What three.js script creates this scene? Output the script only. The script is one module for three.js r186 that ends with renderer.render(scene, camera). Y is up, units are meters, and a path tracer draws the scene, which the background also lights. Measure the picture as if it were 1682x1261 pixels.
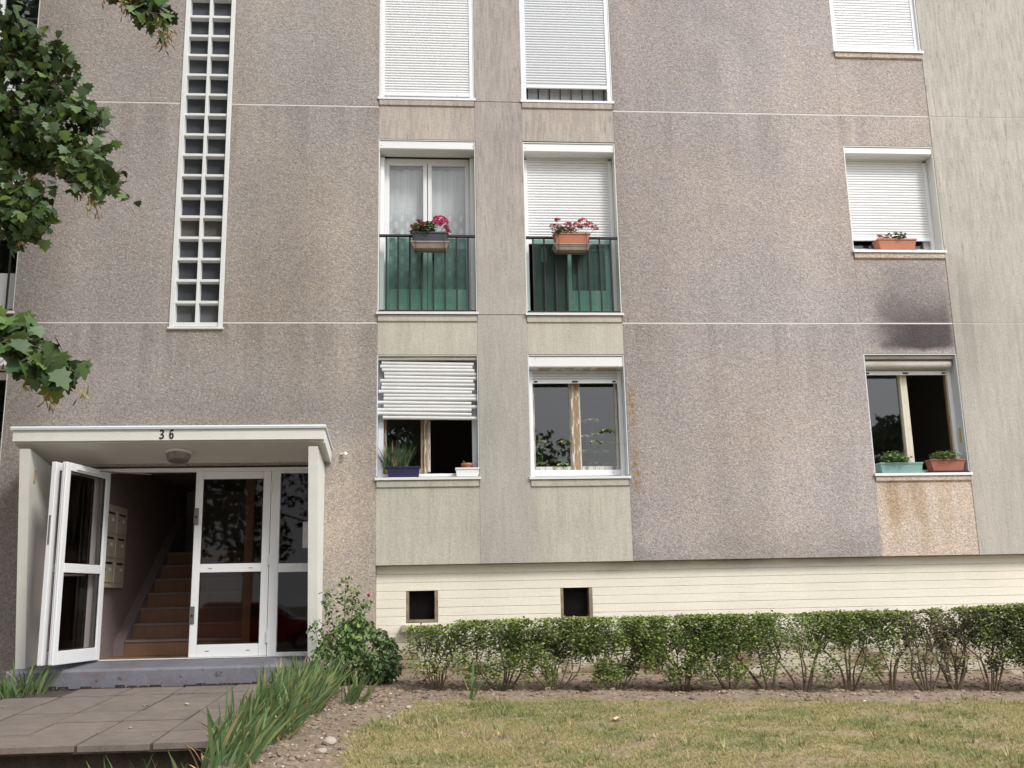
import * as THREE from 'three';
import { mergeGeometries } from 'three/addons/utils/BufferGeometryUtils.js';
import { RoundedBoxGeometry } from 'three/addons/geometries/RoundedBoxGeometry.js';
import { TextGeometry } from 'three/addons/geometries/TextGeometry.js';
import { FontLoader } from 'three/addons/loaders/FontLoader.js';

// ---------------------------------------------------------------- camera, sky, sun, exposure
const scene = new THREE.Scene();
const camera = new THREE.PerspectiveCamera(42.05, 1024 / 768, 0.1, 600);
camera.rotation.order = 'YXZ';
camera.position.set(0, 0.92, 11.586);
camera.rotation.set(0.21011, -0.08143, -0.02071);
const renderer = new THREE.WebGLRenderer({ antialias: true });
renderer.setSize(1024, 768);
renderer.toneMapping = THREE.LinearToneMapping;
renderer.toneMappingExposure = 1.72;
renderer.shadowMap.enabled = true;

const SUN = new THREE.Vector3(0.44, 0.74, 0.55).normalize();
function rng(seed) { let a = seed >>> 0; return () => { a = (a + 0x6D2B79F5) | 0; let t = Math.imul(a ^ (a >>> 15), 1 | a); t = (t + Math.imul(t ^ (t >>> 7), 61 | t)) ^ t; return ((t ^ (t >>> 14)) >>> 0) / 4294967296; }; }
function hash(ix, iy, s) { let h = (Math.imul(ix, 374761393) + Math.imul(iy, 668265263) + Math.imul(s, 1274126177)) | 0; h = Math.imul(h ^ (h >>> 13), 1274126177); h ^= h >>> 16; return (h >>> 0) / 4294967296; }
function vn(x, y, s) { const ix = Math.floor(x), iy = Math.floor(y); let fx = x - ix, fy = y - iy; fx = fx * fx * (3 - 2 * fx); fy = fy * fy * (3 - 2 * fy); const a = hash(ix, iy, s), b = hash(ix + 1, iy, s), c = hash(ix, iy + 1, s), d = hash(ix + 1, iy + 1, s); return a + (b - a) * fx + (c - a) * fy + (a - b - c + d) * fx * fy; }
function fbm(x, y, s, o = 4) { let v = 0, a = 0.5, n = 0; for (let i = 0; i < o; i++) { v += a * vn(x, y, s + i); n += a; a *= 0.5; x *= 2.03; y *= 2.03; } return v / n; }
const sst = (a, b, x) => { const t = Math.min(1, Math.max(0, (x - a) / (b - a))); return t * t * (3 - 2 * t); };
const mix = (a, b, t) => a + (b - a) * t;
const clamp01 = (x) => Math.min(1, Math.max(0, x));

{ // overcast sky, a little brighter round the veiled sun
  const W = 512, H = 256, d = new Float32Array(W * H * 4);
  for (let j = 0; j < H; j++) for (let i = 0; i < W; i++) {
    const v = (j + 0.5) / H, el = (v - 0.5) * Math.PI, az = ((i + 0.5) / W - 0.5) * Math.PI * 2;
    const y = Math.sin(el), x = Math.cos(el) * Math.cos(az), z = Math.cos(el) * Math.sin(az);
    const c = fbm(x * 2.6 + 9 + y, z * 2.6 + 4 - y, 5, 5), c2 = fbm(x * 1.2 + 3, z * 1.2 + y * 2, 17, 4);
    const s = Math.max(0, x * SUN.x + y * SUN.y + z * SUN.z);
    const l = 0.82 + 0.26 * (c - 0.5) + 0.3 * (c2 - 0.5) + 0.12 * Math.max(0, y) + 0.55 * Math.pow(s, 5), k = (j * W + i) * 4;
    d[k] = l * 0.985; d[k + 1] = l * 1.0; d[k + 2] = l * 1.04; d[k + 3] = 1;
  }
  const t = new THREE.DataTexture(d, W, H, THREE.RGBAFormat, THREE.FloatType);
  t.mapping = THREE.EquirectangularReflectionMapping; t.magFilter = THREE.LinearFilter; t.minFilter = THREE.LinearFilter; t.needsUpdate = true;
  scene.background = t; scene.environment = t;
}
const sun = new THREE.DirectionalLight(new THREE.Color(1, 0.955, 0.89), 1.5);
sun.position.copy(SUN).multiplyScalar(40); sun.target.position.set(0, 2, 0);
sun.castShadow = true; sun.shadow.radius = 24; sun.shadow.mapSize.set(2048, 2048);
Object.assign(sun.shadow.camera, { left: -16, right: 16, top: 16, bottom: -16, near: 1, far: 90 });
scene.add(sun, sun.target);

// ---------------------------------------------------------------- helpers
function tex(w, h, fn, srgb = true, wrap = THREE.RepeatWrapping) {      // fn(u, v, out) writes linear rgb
  const d = new Uint8Array(w * h * 4), o = [0, 0, 0];
  const enc = (c) => { c = clamp01(c); return 255 * (srgb ? (c <= 0.0031308 ? c * 12.92 : 1.055 * Math.pow(c, 1 / 2.4) - 0.055) : c); };
  for (let j = 0; j < h; j++) for (let i = 0; i < w; i++) { fn((i + 0.5) / w, (j + 0.5) / h, o, i, j); const k = (j * w + i) * 4; d[k] = enc(o[0]); d[k + 1] = enc(o[1]); d[k + 2] = enc(o[2]); d[k + 3] = 255; }
  const t = new THREE.DataTexture(d, w, h); t.wrapS = t.wrapT = wrap; t.magFilter = THREE.LinearFilter; t.minFilter = THREE.LinearMipmapLinearFilter; t.generateMipmaps = true; if (srgb) t.colorSpace = THREE.SRGBColorSpace; t.needsUpdate = true; return t;
}
const rgb = (r, g, b) => new THREE.Color().setRGB(r, g, b);
function std(r, g, b, rough = 0.7, extra = {}) { return new THREE.MeshStandardMaterial({ color: rgb(r, g, b), roughness: rough, ...extra }); }
function clean(g) { if (g.index) g = g.toNonIndexed(); for (const k of Object.keys(g.attributes)) if (!['position', 'normal', 'uv'].includes(k)) g.deleteAttribute(k); return g; }
function merge(list) { return list.length === 1 ? list[0] : mergeGeometries(list.map(clean)); }
function box(x0, x1, y0, y1, z0, z1) { return new THREE.BoxGeometry(x1 - x0, y1 - y0, z1 - z0).translate((x0 + x1) / 2, (y0 + y1) / 2, (z0 + z1) / 2); }
function rbox(x0, x1, y0, y1, z0, z1, r = 0.006) { return new RoundedBoxGeometry(x1 - x0, y1 - y0, z1 - z0, 1, Math.min(r, (x1 - x0) / 2.2, (y1 - y0) / 2.2, (z1 - z0) / 2.2)).translate((x0 + x1) / 2, (y0 + y1) / 2, (z0 + z1) / 2); }
function bar(p, q, r0, r1 = r0, n = 6) { const a = new THREE.Vector3(...p), b = new THREE.Vector3(...q), l = a.distanceTo(b); const g = new THREE.CylinderGeometry(r1, r0, l, n, 1); g.applyQuaternion(new THREE.Quaternion().setFromUnitVectors(new THREE.Vector3(0, 1, 0), b.clone().sub(a).normalize())); return g.translate((a.x + b.x) / 2, (a.y + b.y) / 2, (a.z + b.z) / 2); }
function prism(profile, x0, x1) {            // profile of [z, y] points, counter-clockwise seen from +x, swept along x
  const s = new THREE.Shape(profile.map(([z, y]) => new THREE.Vector2(-z, y)));
  return new THREE.ExtrudeGeometry(s, { depth: x1 - x0, bevelEnabled: false }).rotateY(Math.PI / 2).translate(x0, 0, 0);
}
function poly(points, z0, z1, bev = 0) {       // outline in x, y swept along z
  const s = new THREE.Shape(points.map(([x, y]) => new THREE.Vector2(x, y)));
  const g = new THREE.ExtrudeGeometry(s, bev ? { depth: z1 - z0 - 2 * bev, bevelEnabled: true, bevelSize: bev, bevelOffset: -bev, bevelThickness: bev, bevelSegments: 1 } : { depth: z1 - z0, bevelEnabled: false });
  return g.translate(0, 0, z0 + bev);
}
function tube(points, r0, r1, n = 5) {         // tapered limb through points
  const c = new THREE.CatmullRomCurve3(points.map((p) => new THREE.Vector3(...p))), m = Math.max(3, points.length * 2), pos = [], nor = [], uv = [], idx = [];
  const fr = c.computeFrenetFrames(m, false); let len = c.getLength();
  for (let i = 0; i <= m; i++) { const p = c.getPointAt(i / m), r = mix(r0, r1, i / m); for (let k = 0; k <= n; k++) { const a = k / n * Math.PI * 2, d = fr.normals[i].clone().multiplyScalar(Math.cos(a)).addScaledVector(fr.binormals[i], Math.sin(a)); pos.push(p.x + d.x * r, p.y + d.y * r, p.z + d.z * r); nor.push(d.x, d.y, d.z); uv.push(k / n * 0.3, i / m * len); } }
  for (let i = 0; i < m; i++) for (let k = 0; k < n; k++) { const a = i * (n + 1) + k, b = a + n + 1; idx.push(a, a + 1, b, a + 1, b + 1, b); }
  const g = new THREE.BufferGeometry(); g.setAttribute('position', new THREE.Float32BufferAttribute(pos, 3)); g.setAttribute('normal', new THREE.Float32BufferAttribute(nor, 3)); g.setAttribute('uv', new THREE.Float32BufferAttribute(uv, 2)); g.setIndex(idx); return g;
}
function mesh(name, geo, mat, parent, label) { const m = new THREE.Mesh(geo, mat); m.name = name; m.castShadow = m.receiveShadow = true; if (label) m.userData.label = label; parent.add(m); return m; }
const used = {};
function numbered(n) { const k = used[n] = (used[n] ?? -1) + 1; return k ? `${n}_${String(k).padStart(3, '0')}` : n; }
function thing(name, label, category, pos = [0, 0, 0], group) { const g = new THREE.Group(); g.name = numbered(name); g.position.set(...pos); g.userData = { label, category }; if (group) g.userData.group = group; scene.add(g); return g; }
function sub(name, parent, pos = [0, 0, 0], label) { const g = new THREE.Group(); g.name = name; g.position.set(...pos); if (label) g.userData.label = label; parent.add(g); return g; }
function struct(name, geo, mat) { const m = mesh(name, geo, mat, scene); m.userData.kind = 'structure'; return m; }

// many small leaf faces collected into one part; templates are lists of [x, y, z] with triangles
class Leaves {
  constructor() { this.p = []; this.c = []; this.i = []; }
  add(t, m, col) { const n0 = this.p.length / 3, v = new THREE.Vector3(); for (const q of t.v) { v.set(q[0], q[1], q[2]).applyMatrix4(m); this.p.push(v.x, v.y, v.z); this.c.push(col[0], col[1], col[2]); } for (const k of t.f) this.i.push(n0 + k); }
  build(name, mat, parent, label) { const g = new THREE.BufferGeometry(); g.setAttribute('position', new THREE.Float32BufferAttribute(this.p, 3)); g.setAttribute('color', new THREE.Float32BufferAttribute(this.c, 3)); g.setIndex(this.i); g.computeVertexNormals(); return mesh(name, g, mat, parent, label); }
}
const _q = new THREE.Quaternion(), _e = new THREE.Euler(), _v = new THREE.Vector3(), _s = new THREE.Vector3();
function mat4(x, y, z, rx, ry, rz, s) { _e.set(rx, ry, rz, 'YXZ'); return new THREE.Matrix4().compose(_v.set(x, y, z), _q.setFromEuler(_e), _s.set(s, s, s)); }
function vary(r, c, d = 0.25) { const k = 1 + (r() - 0.5) * 2 * d, h = (r() - 0.5) * d * 0.5; return [c[0] * k * (1 + h), c[1] * k, c[2] * k * (1 - h)]; }
// ---------------------------------------------------------------- materials
const FX0 = -6.4, FW = 17, FY0 = -0.4, FH = 10.4;      // metres covered by the facade texture
const isPebble = (x) => x < -0.65 || (x > 2.31 && x < 6.487);
const N = 2048, hgt = new Uint8Array(N * N);
const blot = (x, y, cx, cy, rx, ry) => Math.exp(-(((x - cx) / rx) ** 2) - (((y - cy) / ry) ** 2));
const facadeMap = tex(N, N, (u, v, o, i, j) => {
  const x = FX0 + u * FW, y = FY0 + v * FH;
  const big = fbm(x * 0.55, y * 0.45, 31, 4), mid = fbm(x * 2.3, y * 1.7, 47, 3), grit = vn(x * 110, y * 110, 5), g2 = vn(x * 58, y * 58, 9), g3 = hash(i, j, 3);
  const wob = (fbm(x * 3, y * 3, 77, 3) - 0.5);
  let r, g, b, h;
  if (isPebble(x)) {
    const pick = 0.5 * grit + 0.5 * g3; h = 0.55 * grit + 0.3 * g2 + 0.15 * g3;
    if (x < 0) { r = 0.318; g = 0.282; b = 0.258; } else { r = 0.346; g = 0.305; b = 0.29; }  // left field: greyer tan, darkened to carry the tree shade
    const t = (pick - 0.5) * 1.15 + (g2 - 0.5) * 0.35, hue = vn(x * 80 + 7, y * 80, 13) - 0.5;
    r *= 1 + t * 0.8 + hue * 0.14; g *= 1 + t * 0.78 + hue * 0.02; b *= 1 + t * 0.74 - hue * 0.16;
    if (pick > 0.78) { r += 0.08; g += 0.07; b += 0.05; }
    let k = 0.86 + 0.3 * big + 0.14 * (mid - 0.5) + 0.3 * (fbm(x * 1.9, y * 0.2, 53, 4) - 0.5), warm = (fbm(x * 0.8 + 5, y * 0.7, 61, 3) - 0.5) * 0.12;
    if (x < -0.65) {
      k *= 0.93;
      const tan = sst(-1.6, -0.9, x + wob * 0.8) * sst(3.0, 2.2, y + wob); warm += 0.07 * tan; k *= 1 + 0.2 * tan;            // cleaner strip beside the porch
      k *= 1 - 0.2 * blot(x + wob, y, -2.9, 3.05, 2.2, 0.28) * (0.5 + mid);                                         // grime above the porch roof
      k *= 1 - 0.12 * sst(-4.2, -4.7, x + wob) ;  // left end darker: stain plus painted tree shade
    } else {
      k *= 1 - 0.2 * sst(1.75, 1.32, y + wob * 0.5) * sst(5.35, 5.2, x + wob * 0.06) * (0.6 + 0.8 * mid);                // dirty lower edge
      k *= 1 - 0.14 * sst(4.1, 3.2, x + wob) * (0.4 + mid) * sst(1.2, 2.0, y);
      if (x > 5.29) {
        if (y > 3.76 && y < 5.03) {                                                                               // soot between the windows
          const edge = sst(5.28, 5.8, x + wob * 0.5 + 0.12 * (y < 4.155 ? 1 : 0)) * sst(6.56, 6.4, x);
          const s = edge * (y < 4.155 ? sst(3.775, 3.88, y + wob * 0.08) * mix(1.1, 1.0, sst(3.9, 4.15, y)) : mix(0.85, 0.3, sst(4.14, 4.75, y + wob * 0.3)) * sst(5.06, 4.8, y + wob * 0.2));
          const q = s * (0.5 + 0.5 * mid + 0.3 * grit) ; k *= 1 - 0.82 * Math.min(1, q); b *= 1 + 0.08 * q;
        } else if (y < 2.2) {                                                                                     // washed tan field with brown runs
          warm += 0.12; k *= 1.2;
          const run = (sst(0.14, 0.04, Math.abs(x - 5.5 + wob * 0.1)) + sst(0.13, 0.03, Math.abs(x - 5.8 - (2.2 - y) * 0.06 + wob * 0.1)) + 0.5 * sst(0.5, 0.75, fbm(x * 6 + 2, y * 0.5, 91, 3))) * sst(1.2, 1.75, y + wob) * (0.6 + 0.5 * mid);
          k *= 1 - 0.26 * run; warm += 0.12 * run;
        } else if (y > 6.9) k *= 0.97;
        if ((y > 2.178 && y < 2.28) || (y > 4.985 && y < 5.09) || (y > 7.76 && y < 7.87)) { warm += 0.1; k *= 1.22; }
      }
      const rnb = sst(2.5, 2.33, x + wob * 0.1); k *= 1 - 0.1 * rnb;
      const li = (blot(x, y, 2.385, 3.2, 0.035, 0.13) + 0.6 * blot(x, y, 2.385, 2.9, 0.02, 0.22) + 1.1 * blot(x, y, 2.4, 2.36, 0.032, 0.2)) * sst(0.48, 0.58, fbm(x * 34, y * 34, 120, 3));   // orange lichen
      if (li > 0.08) { const a = clamp01(li * 2) * 0.9; r = mix(r, 0.36, a); g = mix(g, 0.19, a); b = mix(b, 0.06, a); }
    }
    for (const jy of [4.152, 6.954, 9.75]) if (y < jy && y > jy - 1.1) k *= 1 - 0.16 * sst(0.55, 0.75, vn(x * 7 + jy, 3, 97)) * sst(0.15, 0.6, fbm(x * 14, y * 1.1, 98, 3)) * (1 - (jy - y) / 1.1);      // rain runs below the joints
    r *= k * (1 + warm); g *= k * (1 + warm * 0.35); b *= k * (1 - warm * 0.75);
  } else {
    const st = vn(x * 55, y * 7, 15), st2 = vn(x * 22, y * 2.2, 25), st3 = fbm(x * 6, y * 0.5, 35, 3);
    h = 0.35 + 0.3 * st + 0.25 * grit + 0.1 * g3;
    const right = x > 6.48, pier = !right && x > 0.54 && x < 1.15;
    r = 0.45; g = 0.42; b = 0.36;
    if (right) { r = 0.415; g = 0.39; b = 0.345; }
    const up = sst(3.9, 6.6, y + wob); if (!right) { r = mix(r, 0.41, up); g = mix(g, 0.362, up); b = mix(b, 0.32, up); }
    let k = 0.88 + 0.2 * big + 0.16 * (mid - 0.5) + 0.16 * (st - 0.5) * (0.5 + up) + 0.1 * (st2 - 0.5) + 0.14 * (st3 - 0.5) + 0.22 * (grit - 0.5) + 0.14 * (g3 - 0.5) - 0.3 * (0.4 + up) * sst(0.8, 0.95, vn(x * 75, y * 6, 95)) * mid;
    if (pier) { k *= 0.9 - 0.06 * st3; b *= 1.05; }
    else if (!right && y < 2.2) { k *= 1.04; k *= 1 - 0.14 * sst(0.25, 0.6, x + wob * 0.3) * sst(1.5, 1.15, x + wob * 0.3); }
    if (right) k *= 1 - 0.2 * blot(x + wob * 0.3, y + wob, 6.62, 4.2, 0.32, 0.85) * (0.5 + mid) - 0.1 * sst(0.55, 0.7, st3);
    const seam = !right && !pier && st2 > 0.83 && y > 6 ? 0.88 : 1;
    r *= k * seam; g *= k * seam; b *= k * seam;
  }
  o[0] = r; o[1] = g; o[2] = b; hgt[j * N + i] = Math.max(0, Math.min(255, h * 255));
});
const facadeBump = tex(N, N, (u, v, o, i, j) => { const h = hgt[j * N + i] / 255; o[0] = o[1] = o[2] = h; }, false);
const M = {};
M.facade = new THREE.MeshStandardMaterial({ map: facadeMap, bumpMap: facadeBump, bumpScale: 0.006, roughness: 0.95 });
M.mortar = std(0.62, 0.6, 0.58, 0.95);
const grainTex = (s, c, amp, sx, sy, oct = 4, n = 512) => tex(n, n, (u, v, o) => { const a = fbm(u * sx, v * sy, s, oct), e = vn(u * n * 0.45, v * n * 0.45, s + 9); const k = 1 + (a - 0.5) * amp * 2 + (e - 0.5) * amp * 0.7; o[0] = c[0] * k; o[1] = c[1] * k; o[2] = c[2] * k; });
const bumpTex = (s, sx, sy, oct = 4, n = 256) => tex(n, n, (u, v, o) => { o[0] = o[1] = o[2] = fbm(u * sx, v * sy, s, oct); }, false);
const fineBump = bumpTex(4, 60, 60, 3);
// cream painted plinth: world metres, brown earth splashed up from the soil, darkened further for shade at the base
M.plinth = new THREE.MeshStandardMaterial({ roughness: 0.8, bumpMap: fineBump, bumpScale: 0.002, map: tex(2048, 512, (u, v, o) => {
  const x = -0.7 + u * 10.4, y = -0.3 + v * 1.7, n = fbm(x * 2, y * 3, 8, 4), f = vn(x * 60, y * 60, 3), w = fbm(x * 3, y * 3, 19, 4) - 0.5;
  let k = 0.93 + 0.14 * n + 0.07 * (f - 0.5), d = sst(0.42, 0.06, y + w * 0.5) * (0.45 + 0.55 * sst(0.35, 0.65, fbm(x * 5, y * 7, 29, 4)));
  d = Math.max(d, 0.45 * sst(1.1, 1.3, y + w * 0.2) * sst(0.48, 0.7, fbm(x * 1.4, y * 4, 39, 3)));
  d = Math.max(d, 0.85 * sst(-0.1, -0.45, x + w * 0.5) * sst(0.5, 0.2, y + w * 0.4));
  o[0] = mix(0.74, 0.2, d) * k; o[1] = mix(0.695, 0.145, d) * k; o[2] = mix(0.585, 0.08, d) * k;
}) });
M.concreteEdge = new THREE.MeshStandardMaterial({ map: grainTex(77, [0.36, 0.33, 0.27], 0.25, 9, 9), roughness: 0.95, bumpMap: fineBump, bumpScale: 0.003 });
M.white = std(0.74, 0.75, 0.76, 0.42);                      // lacquered aluminium
M.whiteWarm = std(0.70, 0.70, 0.67, 0.5);
const slatDirt = grainTex(134, [0.74, 0.75, 0.765], 0.05, 5, 3);
M.slat = new THREE.MeshStandardMaterial({ map: slatDirt, roughness: 0.42 });
M.slatGrey = std(0.62, 0.64, 0.67, 0.45);
M.slatOld = new THREE.MeshStandardMaterial({ map: grainTex(133, [0.64, 0.65, 0.64], 0.06, 3, 14), roughness: 0.55 });
M.boxDirty = new THREE.MeshStandardMaterial({ map: grainTex(131, [0.5, 0.47, 0.43], 0.3, 4, 22), roughness: 0.7 });
M.boxRust = new THREE.MeshStandardMaterial({ roughness: 0.55, map: tex(512, 128, (u, v, o) => { const n = fbm(u * 14, v * 5, 21, 4), d = sst(0.5, 0.7, n + (v - 0.6) * 0.35) * 0.7; o[0] = mix(0.7, 0.3, d); o[1] = mix(0.71, 0.17, d); o[2] = mix(0.71, 0.09, d); }) });
M.reveal = std(0.58, 0.61, 0.65, 0.55);
M.revealWarm = std(0.66, 0.66, 0.63, 0.6);
M.sill = std(0.66, 0.655, 0.63, 0.45);
M.porch = new THREE.MeshStandardMaterial({ map: grainTex(141, [0.68, 0.68, 0.635], 0.05, 5, 5), roughness: 0.75, bumpMap: fineBump, bumpScale: 0.0012 });
M.claustra = new THREE.MeshStandardMaterial({ map: grainTex(142, [0.68, 0.69, 0.68], 0.06, 5, 5), roughness: 0.75 });
M.coping = std(0.6, 0.64, 0.68, 0.5);
M.black = std(0.008, 0.007, 0.01, 0.6);
M.rubber = std(0.02, 0.02, 0.022, 0.7);
M.steel = std(0.2, 0.19, 0.18, 0.35, { metalness: 0.7 });
M.brass = std(0.42, 0.3, 0.12, 0.5);
M.glass = new THREE.MeshPhysicalMaterial({ color: rgb(0.93, 0.96, 0.96), roughness: 0.015, transmission: 1, thickness: 0, ior: 1.85 });
M.glassDoor = new THREE.MeshPhysicalMaterial({ color: rgb(0.62, 0.58, 0.57), roughness: 0.02, transmission: 1, thickness: 0, ior: 1.36 });
const frostBump = bumpTex(9, 40, 40, 3);
M.frost = [[0.3, 0.33, 0.39], [0.25, 0.28, 0.33], [0.55, 0.58, 0.62], [0.5, 0.46, 0.4]].map((c, i) => new THREE.MeshPhysicalMaterial({ color: rgb(...c), roughness: 0.36, transmission: 0.82, thickness: 0, ior: 1.5, bumpMap: frostBump, bumpScale: 0.002 }));
// old wood with peeling paint: u across, v along (metres)
const woodFn = (paint, wood, amount, s) => (u, v, o) => { const gr = fbm(u * 40, v * 3, s, 4), p = sst(amount - 0.08, amount + 0.06, fbm(u * 20, v * 2.6, s + 5, 5)); const k = 0.7 + 0.6 * gr; o[0] = mix(wood[0] * k, paint[0], p); o[1] = mix(wood[1] * k, paint[1], p); o[2] = mix(wood[2] * k, paint[2], p); };
const woodMat = (paint, wood, amount, s) => new THREE.MeshStandardMaterial({ map: tex(256, 512, woodFn(paint, wood, amount, s)), roughness: 0.8, bumpMap: fineBump, bumpScale: 0.001 });
M.woodPeel = woodMat([0.6, 0.57, 0.52], [0.3, 0.2, 0.12], 0.58, 3);
M.woodGrey = woodMat([0.55, 0.53, 0.5], [0.3, 0.25, 0.2], 0.45, 13);
M.woodCream = woodMat([0.62, 0.58, 0.47], [0.5, 0.4, 0.24], 0.28, 23);
M.woodOrange = woodMat([0.36, 0.2, 0.08], [0.3, 0.16, 0.06], 0.5, 33);
M.room = std(0.3, 0.28, 0.26, 0.95);
M.roomDark = std(0.16, 0.13, 0.12, 0.95);
M.hall = new THREE.MeshStandardMaterial({ map: grainTex(151, [0.22, 0.17, 0.16], 0.14, 20, 20), roughness: 0.9 });
M.hallFloor = new THREE.MeshStandardMaterial({ map: grainTex(152, [0.22, 0.13, 0.075], 0.16, 30, 30), roughness: 0.6 });
M.riser = new THREE.MeshStandardMaterial({ map: grainTex(153, [0.23, 0.125, 0.07], 0.12, 40, 10), roughness: 0.7 });
M.tread = new THREE.MeshStandardMaterial({ map: grainTex(154, [0.22, 0.18, 0.16], 0.14, 40, 40), roughness: 0.7 });
M.mailbox = std(0.42, 0.36, 0.27, 0.5);
M.kerb = new THREE.MeshStandardMaterial({ roughness: 0.75, bumpMap: bumpTex(87, 24, 24, 4), bumpScale: 0.006, map: tex(1024, 512, (u, v, o) => {
  const x = u * 4, y = v * 2, n = fbm(x * 3, y * 3, 5, 4), f = vn(x * 70, y * 70, 3); let k = 0.8 + 0.3 * n + 0.16 * (f - 0.5); let r = 0.165 * k, g = 0.167 * k, b = 0.195 * k;
  const wear = sst(0.56, 0.66, fbm(x * 5, y * 9, 44, 5)); const wr = wear * 0.5; r = mix(r, 0.16, wr); g = mix(g, 0.12, wr); b = mix(b, 0.12, wr);
  const dark = 0.7 * sst(0.75, 0.79, fbm(x * 9, y * 16, 64, 4)); r = mix(r, 0.05, dark); g = mix(g, 0.05, dark); b = mix(b, 0.055, dark); o[0] = r; o[1] = g; o[2] = b; }) });
M.paver = [[0.175, 0.143, 0.12], [0.163, 0.134, 0.114], [0.186, 0.152, 0.127], [0.17, 0.14, 0.119]].map((c, i) => new THREE.MeshStandardMaterial({ map: grainTex(160 + i, c, 0.2, 7, 7, 5, 256), roughness: 0.92, bumpMap: fineBump, bumpScale: 0.003 }));
M.jointSoil = new THREE.MeshStandardMaterial({ map: grainTex(170, [0.06, 0.048, 0.038], 0.4, 14, 14, 4, 256), roughness: 1 });
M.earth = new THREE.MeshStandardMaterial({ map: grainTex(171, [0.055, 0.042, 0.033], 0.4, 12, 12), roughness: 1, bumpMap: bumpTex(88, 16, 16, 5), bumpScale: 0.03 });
M.bark = new THREE.MeshStandardMaterial({ map: grainTex(172, [0.13, 0.1, 0.075], 0.4, 9, 4, 4, 256), roughness: 0.95 });
M.twig = new THREE.MeshStandardMaterial({ map: grainTex(173, [0.16, 0.12, 0.085], 0.4, 9, 6, 4, 256), roughness: 0.95 });
M.stemGreen = std(0.1, 0.15, 0.04, 0.8);
M.leafGloss = new THREE.MeshPhysicalMaterial({ color: rgb(1, 1, 1), vertexColors: true, roughness: 0.5, side: THREE.DoubleSide });
M.leaf = new THREE.MeshPhysicalMaterial({ color: rgb(1, 1, 1), vertexColors: true, roughness: 0.86, transmission: 0.28, thickness: 0, side: THREE.DoubleSide });
M.petal = new THREE.MeshPhysicalMaterial({ color: rgb(1, 1, 1), vertexColors: true, roughness: 0.9, transmission: 0.3, thickness: 0, side: THREE.DoubleSide });
M.dry = new THREE.MeshStandardMaterial({ color: rgb(1, 1, 1), vertexColors: true, roughness: 0.85, side: THREE.DoubleSide });
M.net = new THREE.MeshPhysicalMaterial({ roughness: 0.3, side: THREE.DoubleSide, transmission: 0.9, thickness: 0, ior: 1.12, map: tex(256, 256, (u, v, o) => { const a = (Math.floor(v * 64) % 2) ? 1 : 0.9, n = 0.85 + 0.3 * fbm(u * 7, v * 7, 3, 3), e = 0.9 + 0.2 * vn(u * 128, v * 128, 5); const k = a * n * e; o[0] = 0.3 * k; o[1] = 0.48 * k; o[2] = 0.42 * k; }) });
M.lace = new THREE.MeshStandardMaterial({ roughness: 0.95, side: THREE.DoubleSide, transparent: true, color: rgb(0.86, 0.87, 0.88), alphaMap: tex(512, 1024, (u, v, o) => {
  const x = u * 1.2, y = v * 2.2; let a = 0.5 + 0.14 * vn(x * 30, y * 2, 7);
  const cx = Math.floor(x / 0.16), cy = Math.floor(y / 0.21 + (cx % 2) * 0.5), dx = x / 0.16 - cx - 0.5, dy = y / 0.21 + (cx % 2) * 0.5 - cy - 0.5, rr = Math.hypot(dx, dy * 1.1), an = Math.atan2(dy, dx);
  const fl = sst(0.08, -0.1, rr - 0.28 - 0.07 * Math.cos(an * 6 + hash(cx, cy, 4) * 6)) * (0.45 + 0.55 * vn(x * 70, y * 70, 3)) * (0.5 + 0.5 * hash(cx, cy, 8)); const low = sst(1.62, 1.4, y); if (low > 0) a = mix(a, mix(0.42, 0.8, fl), low); o[0] = o[1] = o[2] = a; }, false) });
M.terra = new THREE.MeshStandardMaterial({ map: grainTex(181, [0.42, 0.15, 0.08], 0.08, 4, 4, 4, 256), roughness: 0.6 });
M.terraDark = new THREE.MeshStandardMaterial({ map: grainTex(182, [0.33, 0.11, 0.07], 0.1, 4, 4, 4, 256), roughness: 0.65 });
M.darkPlastic = std(0.045, 0.05, 0.062, 0.5);
M.greyTray = new THREE.MeshStandardMaterial({ map: grainTex(183, [0.3, 0.25, 0.21], 0.2, 6, 6, 4, 256), roughness: 0.8 });
M.bluePlastic = std(0.008, 0.007, 0.05, 0.5);
M.whitePlastic = std(0.72, 0.72, 0.72, 0.45);
M.tealPlastic = std(0.17, 0.31, 0.28, 0.55);
M.ventFrame = new THREE.MeshStandardMaterial({ map: grainTex(78, [0.24, 0.19, 0.13], 0.4, 12, 12, 4, 256), roughness: 0.95 });
M.potSoil = std(0.05, 0.035, 0.025, 1);
M.wire = std(0.03, 0.02, 0.02, 0.5);
// ---------------------------------------------------------------- the building
const building = thing('apartment_building', 'pebbledashed apartment block with roller shutters and white entrance porch numbered 36', 'building');
function facUV(g) { const p = g.attributes.position, u = g.attributes.uv; for (let i = 0; i < p.count; i++) u.setXY(i, (p.getX(i) + p.getZ(i) - FX0) / FW, (p.getY(i) + p.getZ(i) - FY0) / FH); return g; }
function plUV(g) { const p = g.attributes.position, u = g.attributes.uv; for (let i = 0; i < p.count; i++) u.setXY(i, (p.getX(i) + p.getZ(i) + 0.7) / 10.4, (p.getY(i) + p.getZ(i) * 0.2 + 0.3) / 1.7); return g; }
function mUV(g, s = 1) { const p = g.attributes.position, n = g.attributes.normal, u = g.attributes.uv; for (let i = 0; i < p.count; i++) { const ax = Math.abs(n.getX(i)), ay = Math.abs(n.getY(i)); const a = ax > 0.7 ? p.getZ(i) : p.getX(i), b = ay > 0.7 ? p.getZ(i) : p.getY(i); u.setXY(i, a * s, b * s); } return g; }
const T = 0.3;                                              // panel thickness
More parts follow.
